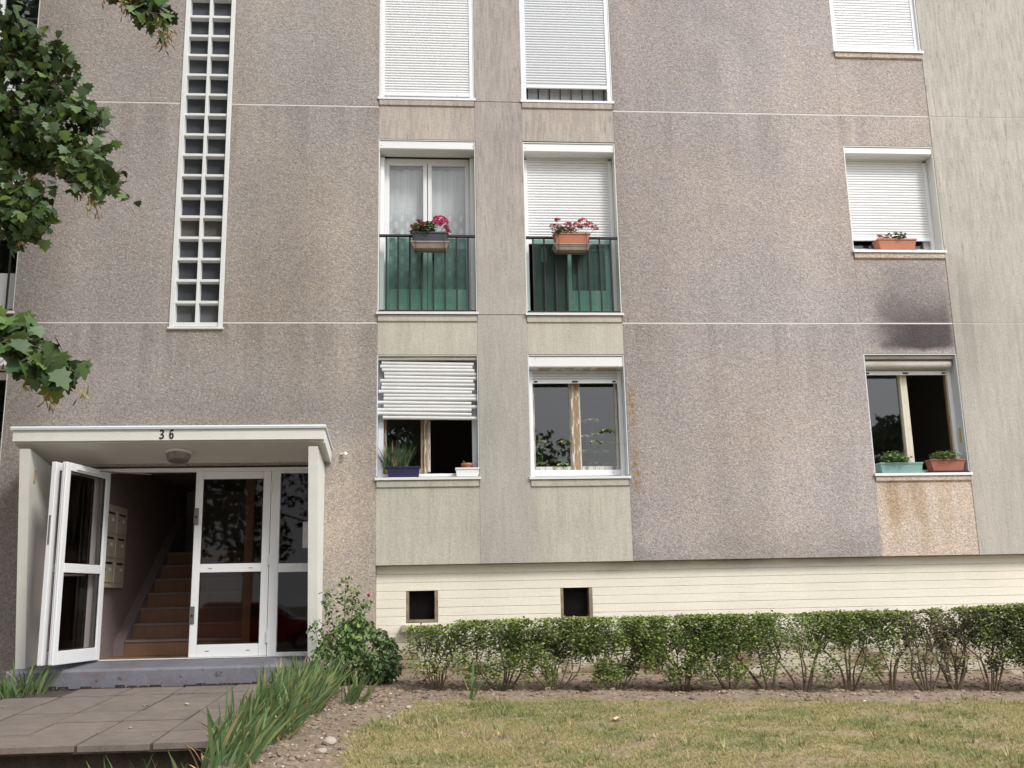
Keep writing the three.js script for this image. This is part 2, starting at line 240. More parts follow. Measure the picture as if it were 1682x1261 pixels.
const panel = (pts, zf = 0, name = 'facade_panel', label) => mesh(name, facUV(poly(pts, zf - T, zf, name === 'render_panel' ? 0.002 : 0.004)), M.facade, building, label);
const rect = (x0, x1, y0, y1) => [[x0, y0], [x1, y0], [x1, y1], [x0, y1]];
const J1 = 4.152, J2 = 6.954, J3 = 9.75, G = 0.0085, TOP = 12.5;
const XL = -4.85, XA = -0.65, XB = 2.31, XC = 5.295, XD = 6.487, XR = 10.5;
const SX0 = -3.075, SX1 = -2.457, W1 = [-0.65, 0.545], W2 = [1.142, 2.31], W3 = [XC, XD], W0 = [-6.05, XL];
// left pebbledash: ground storey with the door opening and the foot of the stair window cut out
panel([[XL, -0.35], [-4.29, -0.35], [-4.29, 2.46], [-1.3, 2.46], [-1.3, -0.35], [XA, -0.35], [XA, J1 - G], [SX1, J1 - G], [SX1, 4.09], [SX0, 4.09], [SX0, J1 - G], [XL, J1 - G]]);
for (const [a, b] of [[J1 + G, J2 - G], [J2 + G, J3 - G]]) { panel(rect(XL, SX0, a, b)); panel(rect(SX1, XA, a, b)); }
panel(rect(XL, XA, J3 + G, TOP));
// middle pebbledash and the strip round the right-hand windows
for (const [a, b] of [[1.301, J1 - G], [J1 + G, J2 - G], [J2 + G, J3 - G], [J3 + G, TOP]]) panel(rect(XB, XC, a, b));
for (const [a, b] of [[1.301, 2.18], [3.765, J1 - G], [J1 + G, 4.99], [6.528, J2 - G], [J2 + G, 7.765], [9.32, J3 - G], [J3 + G, TOP]]) panel(rect(XC, XD, a, b), -0.003);
// smooth render: spandrels, pier between the two middle window columns, right-hand field
for (const W of [W1, W2]) for (const [a, b] of [[1.301, 2.175], [3.76, 4.16], [6.52, 6.965], [9.32, TOP]]) panel(rect(W[0], W[1], a, b), -0.001, 'render_panel');
for (const [a, b] of [[1.301, 4.25], [4.257, 7.045], [7.052, TOP]]) panel(rect(W1[1], W2[0], a, b), 0.002, 'render_panel');
for (const [a, b] of [[1.301, J1 - G / 2], [J1 + G / 2, J2 - G / 2], [J2 + G / 2, TOP]]) panel(rect(XD, XR, a, b), 0.003, 'render_panel');
for (const [a, b] of [[-0.35, 2.175], [3.76, 4.16], [6.52, 6.965], [9.32, TOP]]) panel(rect(W0[0], W0[1], a, b), -0.004, 'render_panel');
panel(rect(-10.5, W0[0], -0.35, TOP));
// white mortar at the bottom of the open joints
for (const y of [J1, J2, J3]) for (const [a, b] of [[XL, SX0], [SX1, XA], [XB, XD], [XD, XR]]) mesh('joint_mortar', box(a + 0.002, b - 0.002, y - G, y + G, -0.05, b > 7 ? -0.001 : -0.003), M.mortar, building);
// rendered aprons directly under the sills
for (const [W, y] of [[W1, 2.26], [W2, 2.25], [W1, 4.245], [W2, 4.235], [W1, 7.05], [W2, 7.045]]) mesh('sill_apron', facUV(prism([[-0.3, y - 0.085], [0.001, y - 0.085], [0.016, y - 0.072], [0.016, y], [-0.3, y]], W[0] + 0.004, W[1] - 0.004)), M.facade, building);
for (const [W, y] of [[W3, 2.265], [W3, 5.075], [W3, 7.85]]) mesh('sill_apron', facUV(prism([[-0.3, y - 0.085], [0.003, y - 0.085], [0.02, y - 0.07], [0.02, y], [-0.3, y]], W[0] + 0.004, W[1] - 0.004)), M.facade, building);

// plinth of painted courses with two cellar vents
const plinth = sub('plinth_wall', building, [0, 0, 0]);
const vents = [[-0.308, 0.053, 0.66, 1.042], [1.465, 1.835, 0.655, 1.042]];
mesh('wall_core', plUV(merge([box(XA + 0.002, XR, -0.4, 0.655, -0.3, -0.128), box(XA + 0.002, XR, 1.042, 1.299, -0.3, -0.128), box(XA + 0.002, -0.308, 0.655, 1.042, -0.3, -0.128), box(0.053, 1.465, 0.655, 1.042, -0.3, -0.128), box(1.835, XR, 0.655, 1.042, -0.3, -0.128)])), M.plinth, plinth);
for (let y = 1.198, k = 0; y > 0.06; y -= 0.0945, k++) {
  const a = y - 0.0945 + 0.0025, b = y - 0.001, zf = -0.12 - (k % 3) * 0.0012;
  const cuts = b < 1.042 + 0.03 && a > 0.62 ? [[XA + 0.003, -0.31], [0.055, 1.463], [1.837, XR]] : [[XA + 0.003, XR]];
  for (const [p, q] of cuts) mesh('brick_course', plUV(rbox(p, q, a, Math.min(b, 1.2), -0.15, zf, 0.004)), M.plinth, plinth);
}
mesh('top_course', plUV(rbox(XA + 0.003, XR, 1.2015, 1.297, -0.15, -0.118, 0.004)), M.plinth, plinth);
mesh('vent_ledge', mUV(rbox(-0.36, 0.06, 0.555, 0.63, -0.16, -0.02, 0.008)), M.concreteEdge, plinth);
for (const [x0, x1, y0, y1] of vents) {
  const v = sub('cellar_vent', building, [x0, y0, 0]); const w = x1 - x0, h = y1 - y0;
  mesh('frame', mUV(merge([box(0.001, 0.035, 0.001, h - 0.001, -0.29, -0.128), box(w - 0.035, w - 0.001, 0.001, h - 0.001, -0.29, -0.128), box(0.035, w - 0.035, h - 0.03, h - 0.001, -0.29, -0.128), box(0.035, w - 0.035, 0.001, 0.03, -0.29, -0.128)])), M.ventFrame, v);
  const gs = []; for (let i = 1; i < 22; i++) gs.push(box(0.035 + i * (w - 0.07) / 22 - 0.0008, 0.035 + i * (w - 0.07) / 22 + 0.0008, 0.03, h - 0.03, -0.24, -0.237)); for (let i = 1; i < 22; i++) gs.push(box(0.035, w - 0.035, 0.03 + i * (h - 0.06) / 22 - 0.0008, 0.03 + i * (h - 0.06) / 22 + 0.0008, -0.243, -0.24));
  mesh('wire_mesh', merge(gs), M.wire, v);
}
// floors, partitions and the closed shell behind the facade
const shell = [];
for (const y of [1.42, 4.05, 6.85, 9.65]) { shell.push(box(-1.14, XR, y, y + 0.12, -4.2, -T)); shell.push(box(-10.5, -3.93, y, y + 0.12, -4.2, -T)); }
for (const x of [-0.85, 0.8, 3.1, 4.7, 7.4, -6.6]) shell.push(box(x, x + 0.09, -0.4, TOP, -4.2, -T - 0.002));
shell.push(box(-10.5, XR, -0.4, TOP, -4.4, -4.2), box(-10.5, XR, TOP, TOP + 0.3, -4.4, 0), box(XR, XR + 0.2, -0.4, TOP, -4.4, 0), box(-10.7, -10.5, -0.4, TOP, -4.4, 0), box(-10.5, XR, -0.6, -0.4, -4.4, -0.2));
mesh('inner_shell', merge(shell), M.room, building);
// entrance hall with stairs
const hall = sub('entrance_hall', building);
mesh('hall_wall', mUV(box(-3.92, -3.78, -0.4, TOP, -4.2, -T - 0.003)), M.hall, hall);
mesh('hall_wall', mUV(box(-1.24, -1.15, -0.4, TOP, -4.2, -T - 0.003)), M.hall, hall);
mesh('hall_floor', mUV(box(-3.78, -1.24, -0.39, 0.325, -4.2, -0.02)), M.hallFloor, hall);
mesh('hall_ceiling', box(-3.78, -1.24, 2.62, 2.75, -4.2, -T - 0.003), M.roomDark, hall);  // extended to the back wall to block light from the stair window
for (let k = 0; k < 7; k++) {
  const y = 0.327 + k * 0.185, z = -1.0 - k * 0.29;
  mesh('stair_riser', mUV(box(-3.66, -2.3, y, y + 0.155, z - 0.3, z - 0.015)), M.riser, hall);
  mesh('stair_tread', mUV(rbox(-3.66, -2.3, y + 0.155, y + 0.185, z - 0.305, z, 0.006)), M.tread, hall);
}
mesh('stair_string', mUV(prism([[-3.6, 0.327], [-0.98, 0.327], [-0.98, 0.5], [-3.6, 2.17]], -3.779, -3.662)), M.hall, hall);
mesh('stair_landing', mUV(box(-3.66, -2.3, 0.327, 1.622, -4.2, -3.04)), M.roomDark, hall);  // dark tone stands in for the unlit top of the stairs
mesh('stair_wall', mUV(box(-2.3, -2.2, 0.326, 2.62, -4.2, -1.0)), M.riser, hall);

// ---- windows
function slatGeo(L, p = 0.036, bulge = 0.006) { return prism([[-0.009, 0.001], [-0.002, 0.0015], [bulge * 0.8, p * 0.28], [bulge, p * 0.52], [bulge * 0.7, p * 0.78], [-0.002, p * 0.955], [-0.009, p * 0.965]], 0, L); }
const slatCache = {};
function slats(win, x0, L, y0, y1, z, mat, p = 0.036, dz = 0) {
  const key = L.toFixed(3) + p, g = slatCache[key] ??= slatGeo(L, p); const r = rng(Math.round(y0 * 977 + L * 131));
  for (let y = y0; y < y1 - 0.01; y += p) { const m = mesh('shutter_slat', g, mat, win); m.position.set(x0 + (r() - 0.5) * 0.002, y, z + (r() - 0.5) * 0.0015); m.rotation.z = (r() - 0.5) * 0.0008; m.rotation.x = dz + (r() - 0.5) * 0.02; }
}
function sillSheet(win, w, mat = M.sill, out = 0.035) { return mesh('sill', prism([[-0.26, -0.012], [out, -0.03], [out, -0.034], [out + 0.003, -0.034], [out + 0.003, -0.003], [-0.26, 0.018]].map(([z, y]) => [z, y]), -0.015, w + 0.015), mat, win); }
function lining(win, w, h, mat, zf = -0.006) { mesh('reveal_panel', box(0.0005, 0.012, 0.016, h - 0.002, -0.295, zf), mat, win); mesh('reveal_panel', box(w - 0.012, w - 0.0005, 0.016, h - 0.002, -0.295, zf), mat, win); mesh('reveal_panel', box(0.012, w - 0.012, h - 0.012, h - 0.001, -0.295, zf), mat, win); }
function guides(win, w, h, z, mat = M.white, gw = 0.05) { for (const x of [0.013, w - 0.013 - gw]) mesh('shutter_guide', rbox(x, x + gw, 0.015, h - 0.02, z - 0.03, z + 0.022, 0.004), mat, win); }
function ring(x0, x1, y0, y1, t, z0, z1, tb = t, r = 0.005) { return merge([rbox(x0, x0 + t, y0, y1, z0, z1, r), rbox(x1 - t, x1, y0, y1, z0, z1, r), rbox(x0 + t, x1 - t, y1 - t, y1, z0, z1 - 0.001, r), rbox(x0 + t, x1 - t, y0, y0 + tb, z0, z1 - 0.001, r)]); }
function casement(win, x0, x1, y0, y1, mat, o = {}) {            // one glazed leaf, optionally swung inwards
  const t = o.t ?? 0.055, L = x1 - x0, hingeLeft = o.hinge !== 'right', g = sub('casement', win, [hingeLeft ? x0 : x1, y0, -0.262]);
  const a = hingeLeft ? 0 : -L, b = hingeLeft ? L : 0;
  const fr = ring(a + 0.002, b - 0.002, 0, y1 - y0, t, -0.05, 0, o.tb ?? t + 0.02); mUV(fr, 3);
  const pg = new THREE.PlaneGeometry(L - 2 * t + 0.004, y1 - y0 - t - (o.tb ?? t + 0.02) + 0.004).translate((a + b) / 2, ((o.tb ?? t + 0.02) + (y1 - y0 - t)) / 2, -0.025);
  g.parent.remove(g);
  for (const [n, q, m] of [['casement', fr, mat], ['pane', pg, M.glass]]) { const k = mesh(n, q, m, win); k.position.copy(g.position); k.rotation.y = o.open ? (hingeLeft ? o.open : -o.open) : 0; }
}
function outerFrame(win, w, h, mat, t = 0.045, zz = -0.25) { mesh('frame', mUV(ring(0.013, w - 0.013, 0.016, h - 0.012, t, -0.298, zz - 0.006, t), 3), mat, win); }
const win = (W, y0, y1, label) => { const g = sub('window', building, [W[0], y0, 0], label); return [g, W[1] - W[0], y1 - y0]; };
function shutterBox(g, w, h, mat, hh = 0.125, z0 = -0.235, zf = -0.016, top = 0.018) { return mesh('shutter_box', prism([[z0, h - hh - 0.004], [zf - 0.01, h - hh], [zf, h - hh + 0.012], [zf, h - top], [z0, h - top]], 0.013, w - 0.013), mat, g); }
function bottomBar(g, x0, x1, y, z, mat, stops) { mesh('shutter_end_bar', rbox(x0, x1, y, y + 0.05, z - 0.012, z + 0.014, 0.004), mat, g); if (stops) for (const x of [x0 + 0.045, (x0 + x1) / 2, x1 - 0.045]) mesh('stop_block', rbox(x - (Math.abs(x - (x0 + x1) / 2) < 0.01 ? 0.035 : 0.02), x + (Math.abs(x - (x0 + x1) / 2) < 0.01 ? 0.035 : 0.02), y + 0.012, y + 0.03, z + 0.012, z + 0.024, 0.003), M.rubber, g); }
const screw = (g, x, y, z) => mesh('screw', new THREE.CylinderGeometry(0.006, 0.006, 0.004, 8).rotateX(Math.PI / 2).translate(x, y, z), M.steel, g);

{ // first floor, left: french window with lace curtains behind a green netted rail
  const [g, w, h] = win(W1, 4.285, 6.52, 'white french window with lace curtains behind green netting');
  lining(g, w, h, M.revealWarm); sillSheet(g, w); guides(g, w, h - 0.14, -0.2); shutterBox(g, w, h, M.white); outerFrame(g, w, h - 0.13, M.white, 0.06);
  casement(g, 0.07, w / 2 - 0.002, 0.05, h - 0.18, M.white, { t: 0.05, tb: 0.32 }); casement(g, w / 2 + 0.002, w - 0.07, 0.05, h - 0.18, M.white, { t: 0.05, hinge: 'right', tb: 0.32 });
  for (let k = 0; k < 2; k++) {
    const cg = new THREE.PlaneGeometry(w / 2 - 0.05, 1.95, 60, 1), p = cg.attributes.position; for (let i = 0; i < p.count; i++) p.setZ(i, 0.012 * Math.sin(p.getX(i) * 46 + k) + 0.008 * Math.sin(p.getX(i) * 23));
    const c = mesh('lace_curtain', cg, M.lace, g); c.position.set(w * (0.25 + 0.5 * k), 1.02, -0.39);
  }
  screw(g, 0.03, h - 0.08, -0.015); screw(g, w - 0.03, h - 0.08, -0.015);
}
{ // first floor, second: shutter half down, leaves ajar behind the netting
  const [g, w, h] = win(W2, 4.275, 6.51, 'french window with roller shutter let down to the rail');
  lining(g, w, h, M.revealWarm); sillSheet(g, w); guides(g, w, h - 0.14, -0.2); shutterBox(g, w, h, M.white); outerFrame(g, w, h - 0.13, M.white, 0.06);
  slats(g, 0.055, w - 0.11, 1.0, h - 0.13, -0.195, M.slat); bottomBar(g, 0.055, w - 0.055, 0.95, -0.195, M.slat);
  casement(g, 0.07, w / 2 - 0.002, 0.05, h - 0.18, M.white, { t: 0.05, tb: 0.32, open: 2.6 }); casement(g, w / 2 - 0.04, w - 0.07, 0.05, h - 0.18, M.white, { t: 0.06, hinge: 'right', tb: 0.32 });
  screw(g, 0.03, h - 0.08, -0.015); screw(g, w - 0.03, h - 0.08, -0.015);
}
{ // first floor, right
  const [g, w, h] = win(W3, 5.105, 6.528, 'first floor window on the right with shutter almost closed');
  lining(g, w, h, M.revealWarm); sillSheet(g, w, M.white); guides(g, w, h - 0.12, -0.2); shutterBox(g, w, h, M.white, 0.105); outerFrame(g, w, h - 0.1, M.white, 0.06);
  slats(g, 0.055, w - 0.11, 0.25, h - 0.1, -0.195, M.slat); bottomBar(g, 0.055, w - 0.055, 0.2, -0.195, M.slat);
  casement(g, 0.07, w / 2 - 0.002, 0.05, h - 0.15, M.white, { t: 0.05 }); casement(g, w / 2 + 0.002, w - 0.07, 0.05, h - 0.15, M.white, { t: 0.05, hinge: 'right' });
  screw(g, 0.2, 0.045, -0.25); screw(g, w - 0.2, 0.045, -0.25);
}
{ // second floor, left: white shutter fully closed, close to the wall face
  const [g, w, h] = win(W1, 7.085, 9.32, 'second floor window with white shutter fully closed');
  lining(g, w, h, M.white); sillSheet(g, w, M.white, 0.02); guides(g, w, h - 0.1, -0.035); slats(g, 0.055, w - 0.11, 0.09, h - 0.1, -0.03, M.slat); bottomBar(g, 0.055, w - 0.055, 0.035, -0.03, M.slat); shutterBox(g, w, h, M.white); screw(g, w - 0.22, 0.05, -0.015);
}
{ // second floor, middle: greyer shutter stopping above a barred rail with white mesh
  const [g, w, h] = win(W2, 7.08, 9.32, 'second floor window with grey shutter stopping above a low barred rail');
  lining(g, w, h, M.white); sillSheet(g, w, M.white, 0.02); guides(g, w, h - 0.1, -0.035); slats(g, 0.055, w - 0.11, 0.245, h - 0.1, -0.03, M.slatGrey, 0.0365, 0.16); bottomBar(g, 0.055, w - 0.055, 0.185, -0.03, M.white); shutterBox(g, w, h, M.white);
  for (let i = 0; i < 8; i++) mesh('bar', bar([0.09 + i * (w - 0.18) / 7, 0.02, -0.11], [0.09 + i * (w - 0.18) / 7, 0.95, -0.11], 0.0075), M.black, g);
  mesh('rail', merge([box(0.014, w - 0.014, 0.93, 0.96, -0.125, -0.095), box(0.014, w - 0.014, 0.03, 0.045, -0.12, -0.1)]), M.black, g);
  const gs = []; for (let i = 0; i < 70; i++) gs.push(box(0.04 + i * 0.0156, 0.0445 + i * 0.0156, 0.03, 0.92, -0.135, -0.133)); for (let i = 0; i < 56; i++) gs.push(box(0.03, w - 0.03, 0.04 + i * 0.0156, 0.0445 + i * 0.0156, -0.133, -0.131)); mesh('wire_mesh', merge(gs), M.slat, g);
  outerFrame(g, w, h - 0.13, M.white, 0.06);
}
{ // second floor, right
  const [g, w, h] = win(W3, 7.88, 9.32, 'second floor window on the right with shutter fully closed');
  lining(g, w, h, M.white); sillSheet(g, w, M.white, 0.035); guides(g, w, h - 0.1, -0.06); slats(g, 0.055, w - 0.11, 0.085, h - 0.1, -0.055, M.slat, 0.038); bottomBar(g, 0.055, w - 0.055, 0.03, -0.055, M.slat); shutterBox(g, w, h, M.white);
}
{ // ground floor, left: slipped slats
  const [g, w, h] = win(W1, 2.3, 3.76, 'ground floor window with slipped shutter slats and peeling frame');
  lining(g, w, h, M.reveal); sillSheet(g, w, M.sill, 0.03); 
  for (const x of [0.013, w - 0.075]) mesh('shutter_guide', rbox(x, x + 0.062, 0.015, h - 0.03, -0.2, -0.13, 0.004), M.reveal, g);
  mesh('shutter_box', mUV(prism([[-0.24, h - 0.06], [-0.03, h - 0.058], [-0.025, h - 0.045], [-0.04, h - 0.03], [-0.025, h - 0.015], [-0.24, h - 0.015]], 0.013, w - 0.013)), M.boxDirty, g);
  const off = [[48, 43], [30, 58], [52, 35], [77, 10], [80, 10], [35, 50], [50, 33], [45, 37], [15, 68], [74, 7], [74, 6], [2, 76], [74, 10], [2, 74], [2, 74], [64, 10]].map(([a, b]) => [a / 1000, -b / 1000]);
  const old = slatGeo(1, 0.0445, 0.01);
  off.forEach(([a, b], i) => { const m = mesh('shutter_slat', old, M.slatOld, g); m.scale.x = w - 0.012 - a + b; m.position.set(a + 0.004, h - 0.112 - i * 0.0435 - (i > 14 ? 0.004 : 0), -0.05 + (i % 3) * 0.003); m.rotation.z = -0.014 + ((i * 37) % 7 - 3) * 0.0016; m.rotation.x = 0.07; });
  outerFrame(g, w, h - 0.02, M.woodGrey, 0.035);
  casement(g, 0.055, w / 2 - 0.035, 0.075, h - 0.06, M.woodPeel, { t: 0.05, tb: 0.06 });
  mesh('mullion', mUV(rbox(w / 2 - 0.048, w / 2 - 0.005, 0.06, h - 0.06, -0.33, -0.235, 0.004), 3), M.woodPeel, g);
  mesh('mullion', mUV(rbox(w / 2 - 0.003, w / 2 + 0.028, 0.09, h - 0.06, -0.33, -0.243, 0.004), 3), M.woodGrey, g);
  casement(g, w / 2, w - 0.055, 0.075, h - 0.06, M.woodPeel, { t: 0.05, tb: 0.06, hinge: 'right', open: 1.7 });
  mesh('inner_ledge', rbox(0.075, w - 0.078, 0.02, 0.055, -0.24, -0.13, 0.004), M.white, g);
}
{ // ground floor, middle
  const [g, w, h] = win(W2, 2.29, 3.755, 'ground floor window with closed panes and flaking brown wooden mullion');
  lining(g, w, h, M.reveal); sillSheet(g, w, M.sill, 0.03); guides(g, w, h - 0.14, -0.18, M.white, 0.05);
  shutterBox(g, w, h, M.boxRust, 0.15, -0.24, -0.016, 0.022); mUV(g.children[g.children.length - 1].geometry, 0.8);
  slats(g, 0.06, w - 0.12, 1.205, h - 0.13, -0.18, M.slatGrey); bottomBar(g, 0.06, w - 0.06, 1.15, -0.18, M.white, true);
  outerFrame(g, w, h - 0.14, M.woodGrey, 0.04);
  casement(g, 0.055, w / 2 - 0.03, 0.1, h - 0.19, M.woodGrey, { t: 0.035, tb: 0.05 }); casement(g, w / 2 + 0.03, w - 0.055, 0.1, h - 0.19, M.woodGrey, { t: 0.035, tb: 0.05, hinge: 'right' });
  mesh('mullion', mUV(rbox(w / 2 - 0.052, w / 2 - 0.012, 0.1, h - 0.19, -0.3, -0.237, 0.004), 3), M.woodPeel, g); mesh('mullion', mUV(rbox(w / 2 - 0.01, w / 2 + 0.05, 0.1, h - 0.19, -0.31, -0.242, 0.004), 3), M.woodPeel, g);
  mesh('inner_ledge', rbox(0.055, w - 0.06, 0.03, 0.1, -0.255, -0.21, 0.005), M.white, g); screw(g, 0.14, 0.066, -0.209); screw(g, w - 0.15, 0.066, -0.209);
}
{ // ground floor, right
  const [g, w, h] = win(W3, 2.285, 3.765, 'ground floor window below the soot stain with one leaf swung open');
  lining(g, w, h, M.reveal); sillSheet(g, w, M.white, 0.035); guides(g, w, h - 0.12, -0.19, M.white, 0.05);
  mesh('shutter_box', mUV(prism([[-0.25, h - 0.05], [-0.05, h - 0.055], [-0.04, h - 0.04], [-0.05, h - 0.016], [-0.25, h - 0.016]], 0.013, w - 0.013)), M.boxDirty, g);
  mesh('shutter_roll', mUV(new THREE.CylinderGeometry(0.055, 0.055, w - 0.06, 14).rotateZ(Math.PI / 2).translate(w / 2 - 0.01, h - 0.115, -0.12)), M.boxDirty, g);
  slats(g, 0.06, w - 0.12, h - 0.2, h - 0.12, -0.19, M.slatGrey); bottomBar(g, 0.06, w - 0.06, h - 0.232, -0.185, M.white, true);
  outerFrame(g, w, h - 0.1, M.woodOrange, 0.04);
  casement(g, 0.055, w / 2 - 0.015, 0.07, h - 0.14, M.woodCream, { t: 0.035, tb: 0.05 });
  mesh('mullion', mUV(rbox(w / 2 - 0.05, w / 2 - 0.012, 0.07, h - 0.14, -0.32, -0.238, 0.004), 3), M.woodCream, g); mesh('mullion', mUV(rbox(w / 2 - 0.01, w / 2 + 0.04, 0.07, h - 0.14, -0.32, -0.243, 0.004), 3), M.woodCream, g);
  casement(g, w / 2 + 0.04, w - 0.06, 0.07, h - 0.14, M.woodOrange, { t: 0.05, tb: 0.06, hinge: 'right', open: 2.7 });
  mesh('latch', rbox(w - 0.03, w - 0.012, 0.38, 0.56, -0.1, -0.075, 0.004), M.brass, g);
  mesh('inner_ledge', rbox(0.06, w - 0.06, 0.022, 0.06, -0.25, -0.2, 0.004), M.white, g);
}
// left-hand column at the edge of the picture
for (const [y0, y1, kind, lab] of [[2.3, 3.76, 0, 'ground floor window at the far left edge'], [4.285, 6.52, 1, 'first floor window at the left edge behind the maple'], [7.085, 9.32, 2, 'second floor window at the left edge behind the maple']]) {
  const [g, w, h] = win(W0, y0, y1, lab);
  lining(g, w, h, M.revealWarm); sillSheet(g, w); guides(g, w, h - 0.14, -0.2); shutterBox(g, w, h, M.white); outerFrame(g, w, h - 0.13, M.white, 0.06);
  if (kind === 1) { slats(g, 0.055, w - 0.11, 1.0, h - 0.13, -0.195, M.slat); bottomBar(g, 0.055, w - 0.055, 0.95, -0.195, M.slat); }
  casement(g, 0.07, w / 2 - 0.002, 0.05, h - 0.18, M.white, { t: 0.05, tb: kind ? 0.5 : 0.06 }); casement(g, w / 2 + 0.002, w - 0.07, 0.05, h - 0.18, M.white, { t: 0.05, hinge: 'right', tb: kind ? 0.5 : 0.06 });
}
// guard rails across the first-floor french windows
for (const [W, y, lab, net] of [[W1, 4.3, 'black barred guard rail backed with green netting below lace curtains', 1], [W2, 4.29, 'black barred guard rail backed with green netting below the half closed shutter', 1], [W0, 4.3, 'black barred guard rail at the left edge', 0], [W0, 7.1, 'black barred guard rail at the top left edge', 0]]) {
  const g = sub('guard_rail', building, [W[0], y, 0], lab), w = W[1] - W[0];
  mesh('top_rail', rbox(0.003, w - 0.003, 0.945, 0.975, -0.05, -0.012, 0.004), M.black, g); mesh('bottom_rail', rbox(0.003, w - 0.003, 0.0, 0.02, -0.045, -0.017, 0.003), M.black, g);
  const bg = rbox(-0.01, 0.01, 0.02, 0.945, -0.043, -0.023, 0.003);
  for (let i = 0; i < 8; i++) { const b = mesh('bar', bg, M.black, g); b.position.x = 0.1 + i * (w - 0.2) / 7; }
  if (net) { const ng = new THREE.PlaneGeometry(w - 0.2, 0.93, 40, 24), p = ng.attributes.position; for (let i = 0; i < p.count; i++) p.setZ(i, 0.012 * (fbm(p.getX(i) * 5 + W[0], p.getY(i) * 4, 3, 3) - 0.5)); const n = mesh('green_netting', ng, M.net, g); n.position.set(w / 2, 0.478, -0.06); }
}
{ // slim plate seen through the netting of the second rail
  const s = new THREE.Shape(); s.absarc(0, 0.07, 0.03, 0, Math.PI); s.absarc(0, -0.07, 0.03, Math.PI, 2 * Math.PI); const m = mesh('thermometer_plate', new THREE.ExtrudeGeometry(s, { depth: 0.012, bevelEnabled: false }), M.whiteWarm, building); m.position.set(W2[0] + 0.24, 5.05, -0.085);
}
// stairwell strip: white concrete grid with obscured panes
{
  const g = sub('stair_window', building, [SX0, 4.09, 0], 'tall narrow stairwell strip of white concrete squares with dim panes'), w = SX1 - SX0, H = 8.3, p = 0.2675, y1 = 0.065;
  mesh('frame', mUV(merge([rbox(0.002, 0.055, 0.0, H, -0.16, 0.012, 0.004), rbox(w - 0.055, w - 0.002, 0.0, H, -0.16, 0.012, 0.004), rbox(0.055, w - 0.055, 0.012, y1, -0.16, -0.002, 0.004)])), M.claustra, g);
  mesh('sill', rbox(-0.012, w + 0.012, -0.022, 0.0, -0.1, 0.032, 0.004), M.claustra, g);
  mesh('mullion', rbox(w / 2 - 0.018, w / 2 + 0.018, y1, H, -0.13, -0.008, 0.004), M.claustra, g);
  const tg = rbox(0.055, w / 2 - 0.018, -0.017, 0.017, -0.13, -0.012, 0.004), tg2 = rbox(w / 2 + 0.018, w - 0.055, -0.017, 0.017, -0.13, -0.012, 0.004), pg = new THREE.PlaneGeometry(w / 2 - 0.073, p - 0.034);
  for (let k = 0, y = y1; y + p < H; k++, y += p) {
    for (const q of [tg, tg2]) { const m = mesh('transom', q, M.claustra, g); m.position.y = y + p - 0.017; }
    for (const s of [0, 1]) { const m = mesh('pane', pg, M.frost[k === 4 ? 3 : k === 0 ? 2 : (k * 7 + s * 3) % 3 === 0 ? 0 : 1], g); m.position.set(s ? (w / 2 + 0.018 + w - 0.055) / 2 : (0.055 + w / 2 - 0.018) / 2, y + (p - 0.034) / 2, -0.105); }  // lowest row tinted paler to stand in for landing light behind
  }
}
// ---- entrance porch and doors
const font = await new FontLoader().loadAsync('fonts/droid/droid_sans_bold.typeface.json');
{
  const g = sub('entrance_porch', building, [0, 0, 0], 'white concrete porch with slanting side walls');
  const side = (x0, x1) => mUV(prism([[-0.25, 0.285], [0.4, 0.285], [0.74, 2.56], [0.02, 2.44], [-0.25, 2.44]], x0, x1));
  mesh('side_wall', side(-4.352, -4.25), M.porch, g); mesh('side_wall', side(-1.338, -1.238), M.porch, g);
  mesh('roof_slab', mUV(prism([[0.001, 2.487], [0.71, 2.617], [0.71, 2.74], [0.001, 2.615]], -4.40, -1.19)), M.porch, g);
  mesh('fascia', mUV(prism([[0.712, 2.627], [0.79, 2.632], [0.79, 2.762], [0.712, 2.76]], -4.415, -1.172)), M.porch, g);
  mesh('fascia', mUV(prism([[0.002, 2.475], [0.71, 2.605], [0.71, 2.755], [0.002, 2.625]], -1.188, -1.166)), M.porch, g);
  mesh('fascia', mUV(prism([[0.002, 2.475], [0.71, 2.605], [0.71, 2.755], [0.002, 2.625]], -4.42, -4.402)), M.porch, g);
  mesh('coping', prism([[0.002, 2.63], [0.79, 2.766], [0.812, 2.75], [0.815, 2.772], [0.79, 2.79], [0.002, 2.652]], -4.437, -1.15), M.coping, g);
  for (const [ch, x] of [['3', -2.905], ['6', -2.805]]) { const t = new TextGeometry(ch, { font, size: 0.1, depth: 0.008, curveSegments: 5, bevelEnabled: false }); t.scale(0.7, 1, 1); const m = mesh('house_number', t, M.black, g, `black number ${ch}`); m.position.set(x, 2.645, 0.788); }
  mesh('hook_plate', merge([rbox(-4.248, -4.238, 2.22, 2.36, 0.55, 0.58, 0.003), bar([-4.238, 2.35, 0.565], [-4.22, 2.37, 0.565], 0.012, 0.008)]), M.brass, g);
}
mesh('door_step', mUV(prism([[-0.24, -0.3], [0.5, -0.3], [0.55, 0.04], [0.6, 0.09], [0.605, 0.255], [0.58, 0.282], [0.4, 0.29], [-0.05, 0.327], [-0.24, 0.327]], -4.36, -1.3), 0.5), M.kerb, building, 'blue grey painted door step with worn chipped edge');
{ // broken concrete lip under the painted step
  const r = rng(77); for (let i = 0; i < 26; i++) { const x = -4.3 + i * 0.115, w = 0.1 + r() * 0.03; mesh('rubble_edge', mUV(rbox(x, x + w, -0.1, 0.1 + r() * 0.025, 0.5, 0.595 + r() * 0.025, 0.012), 2), M.earth, building); }
}
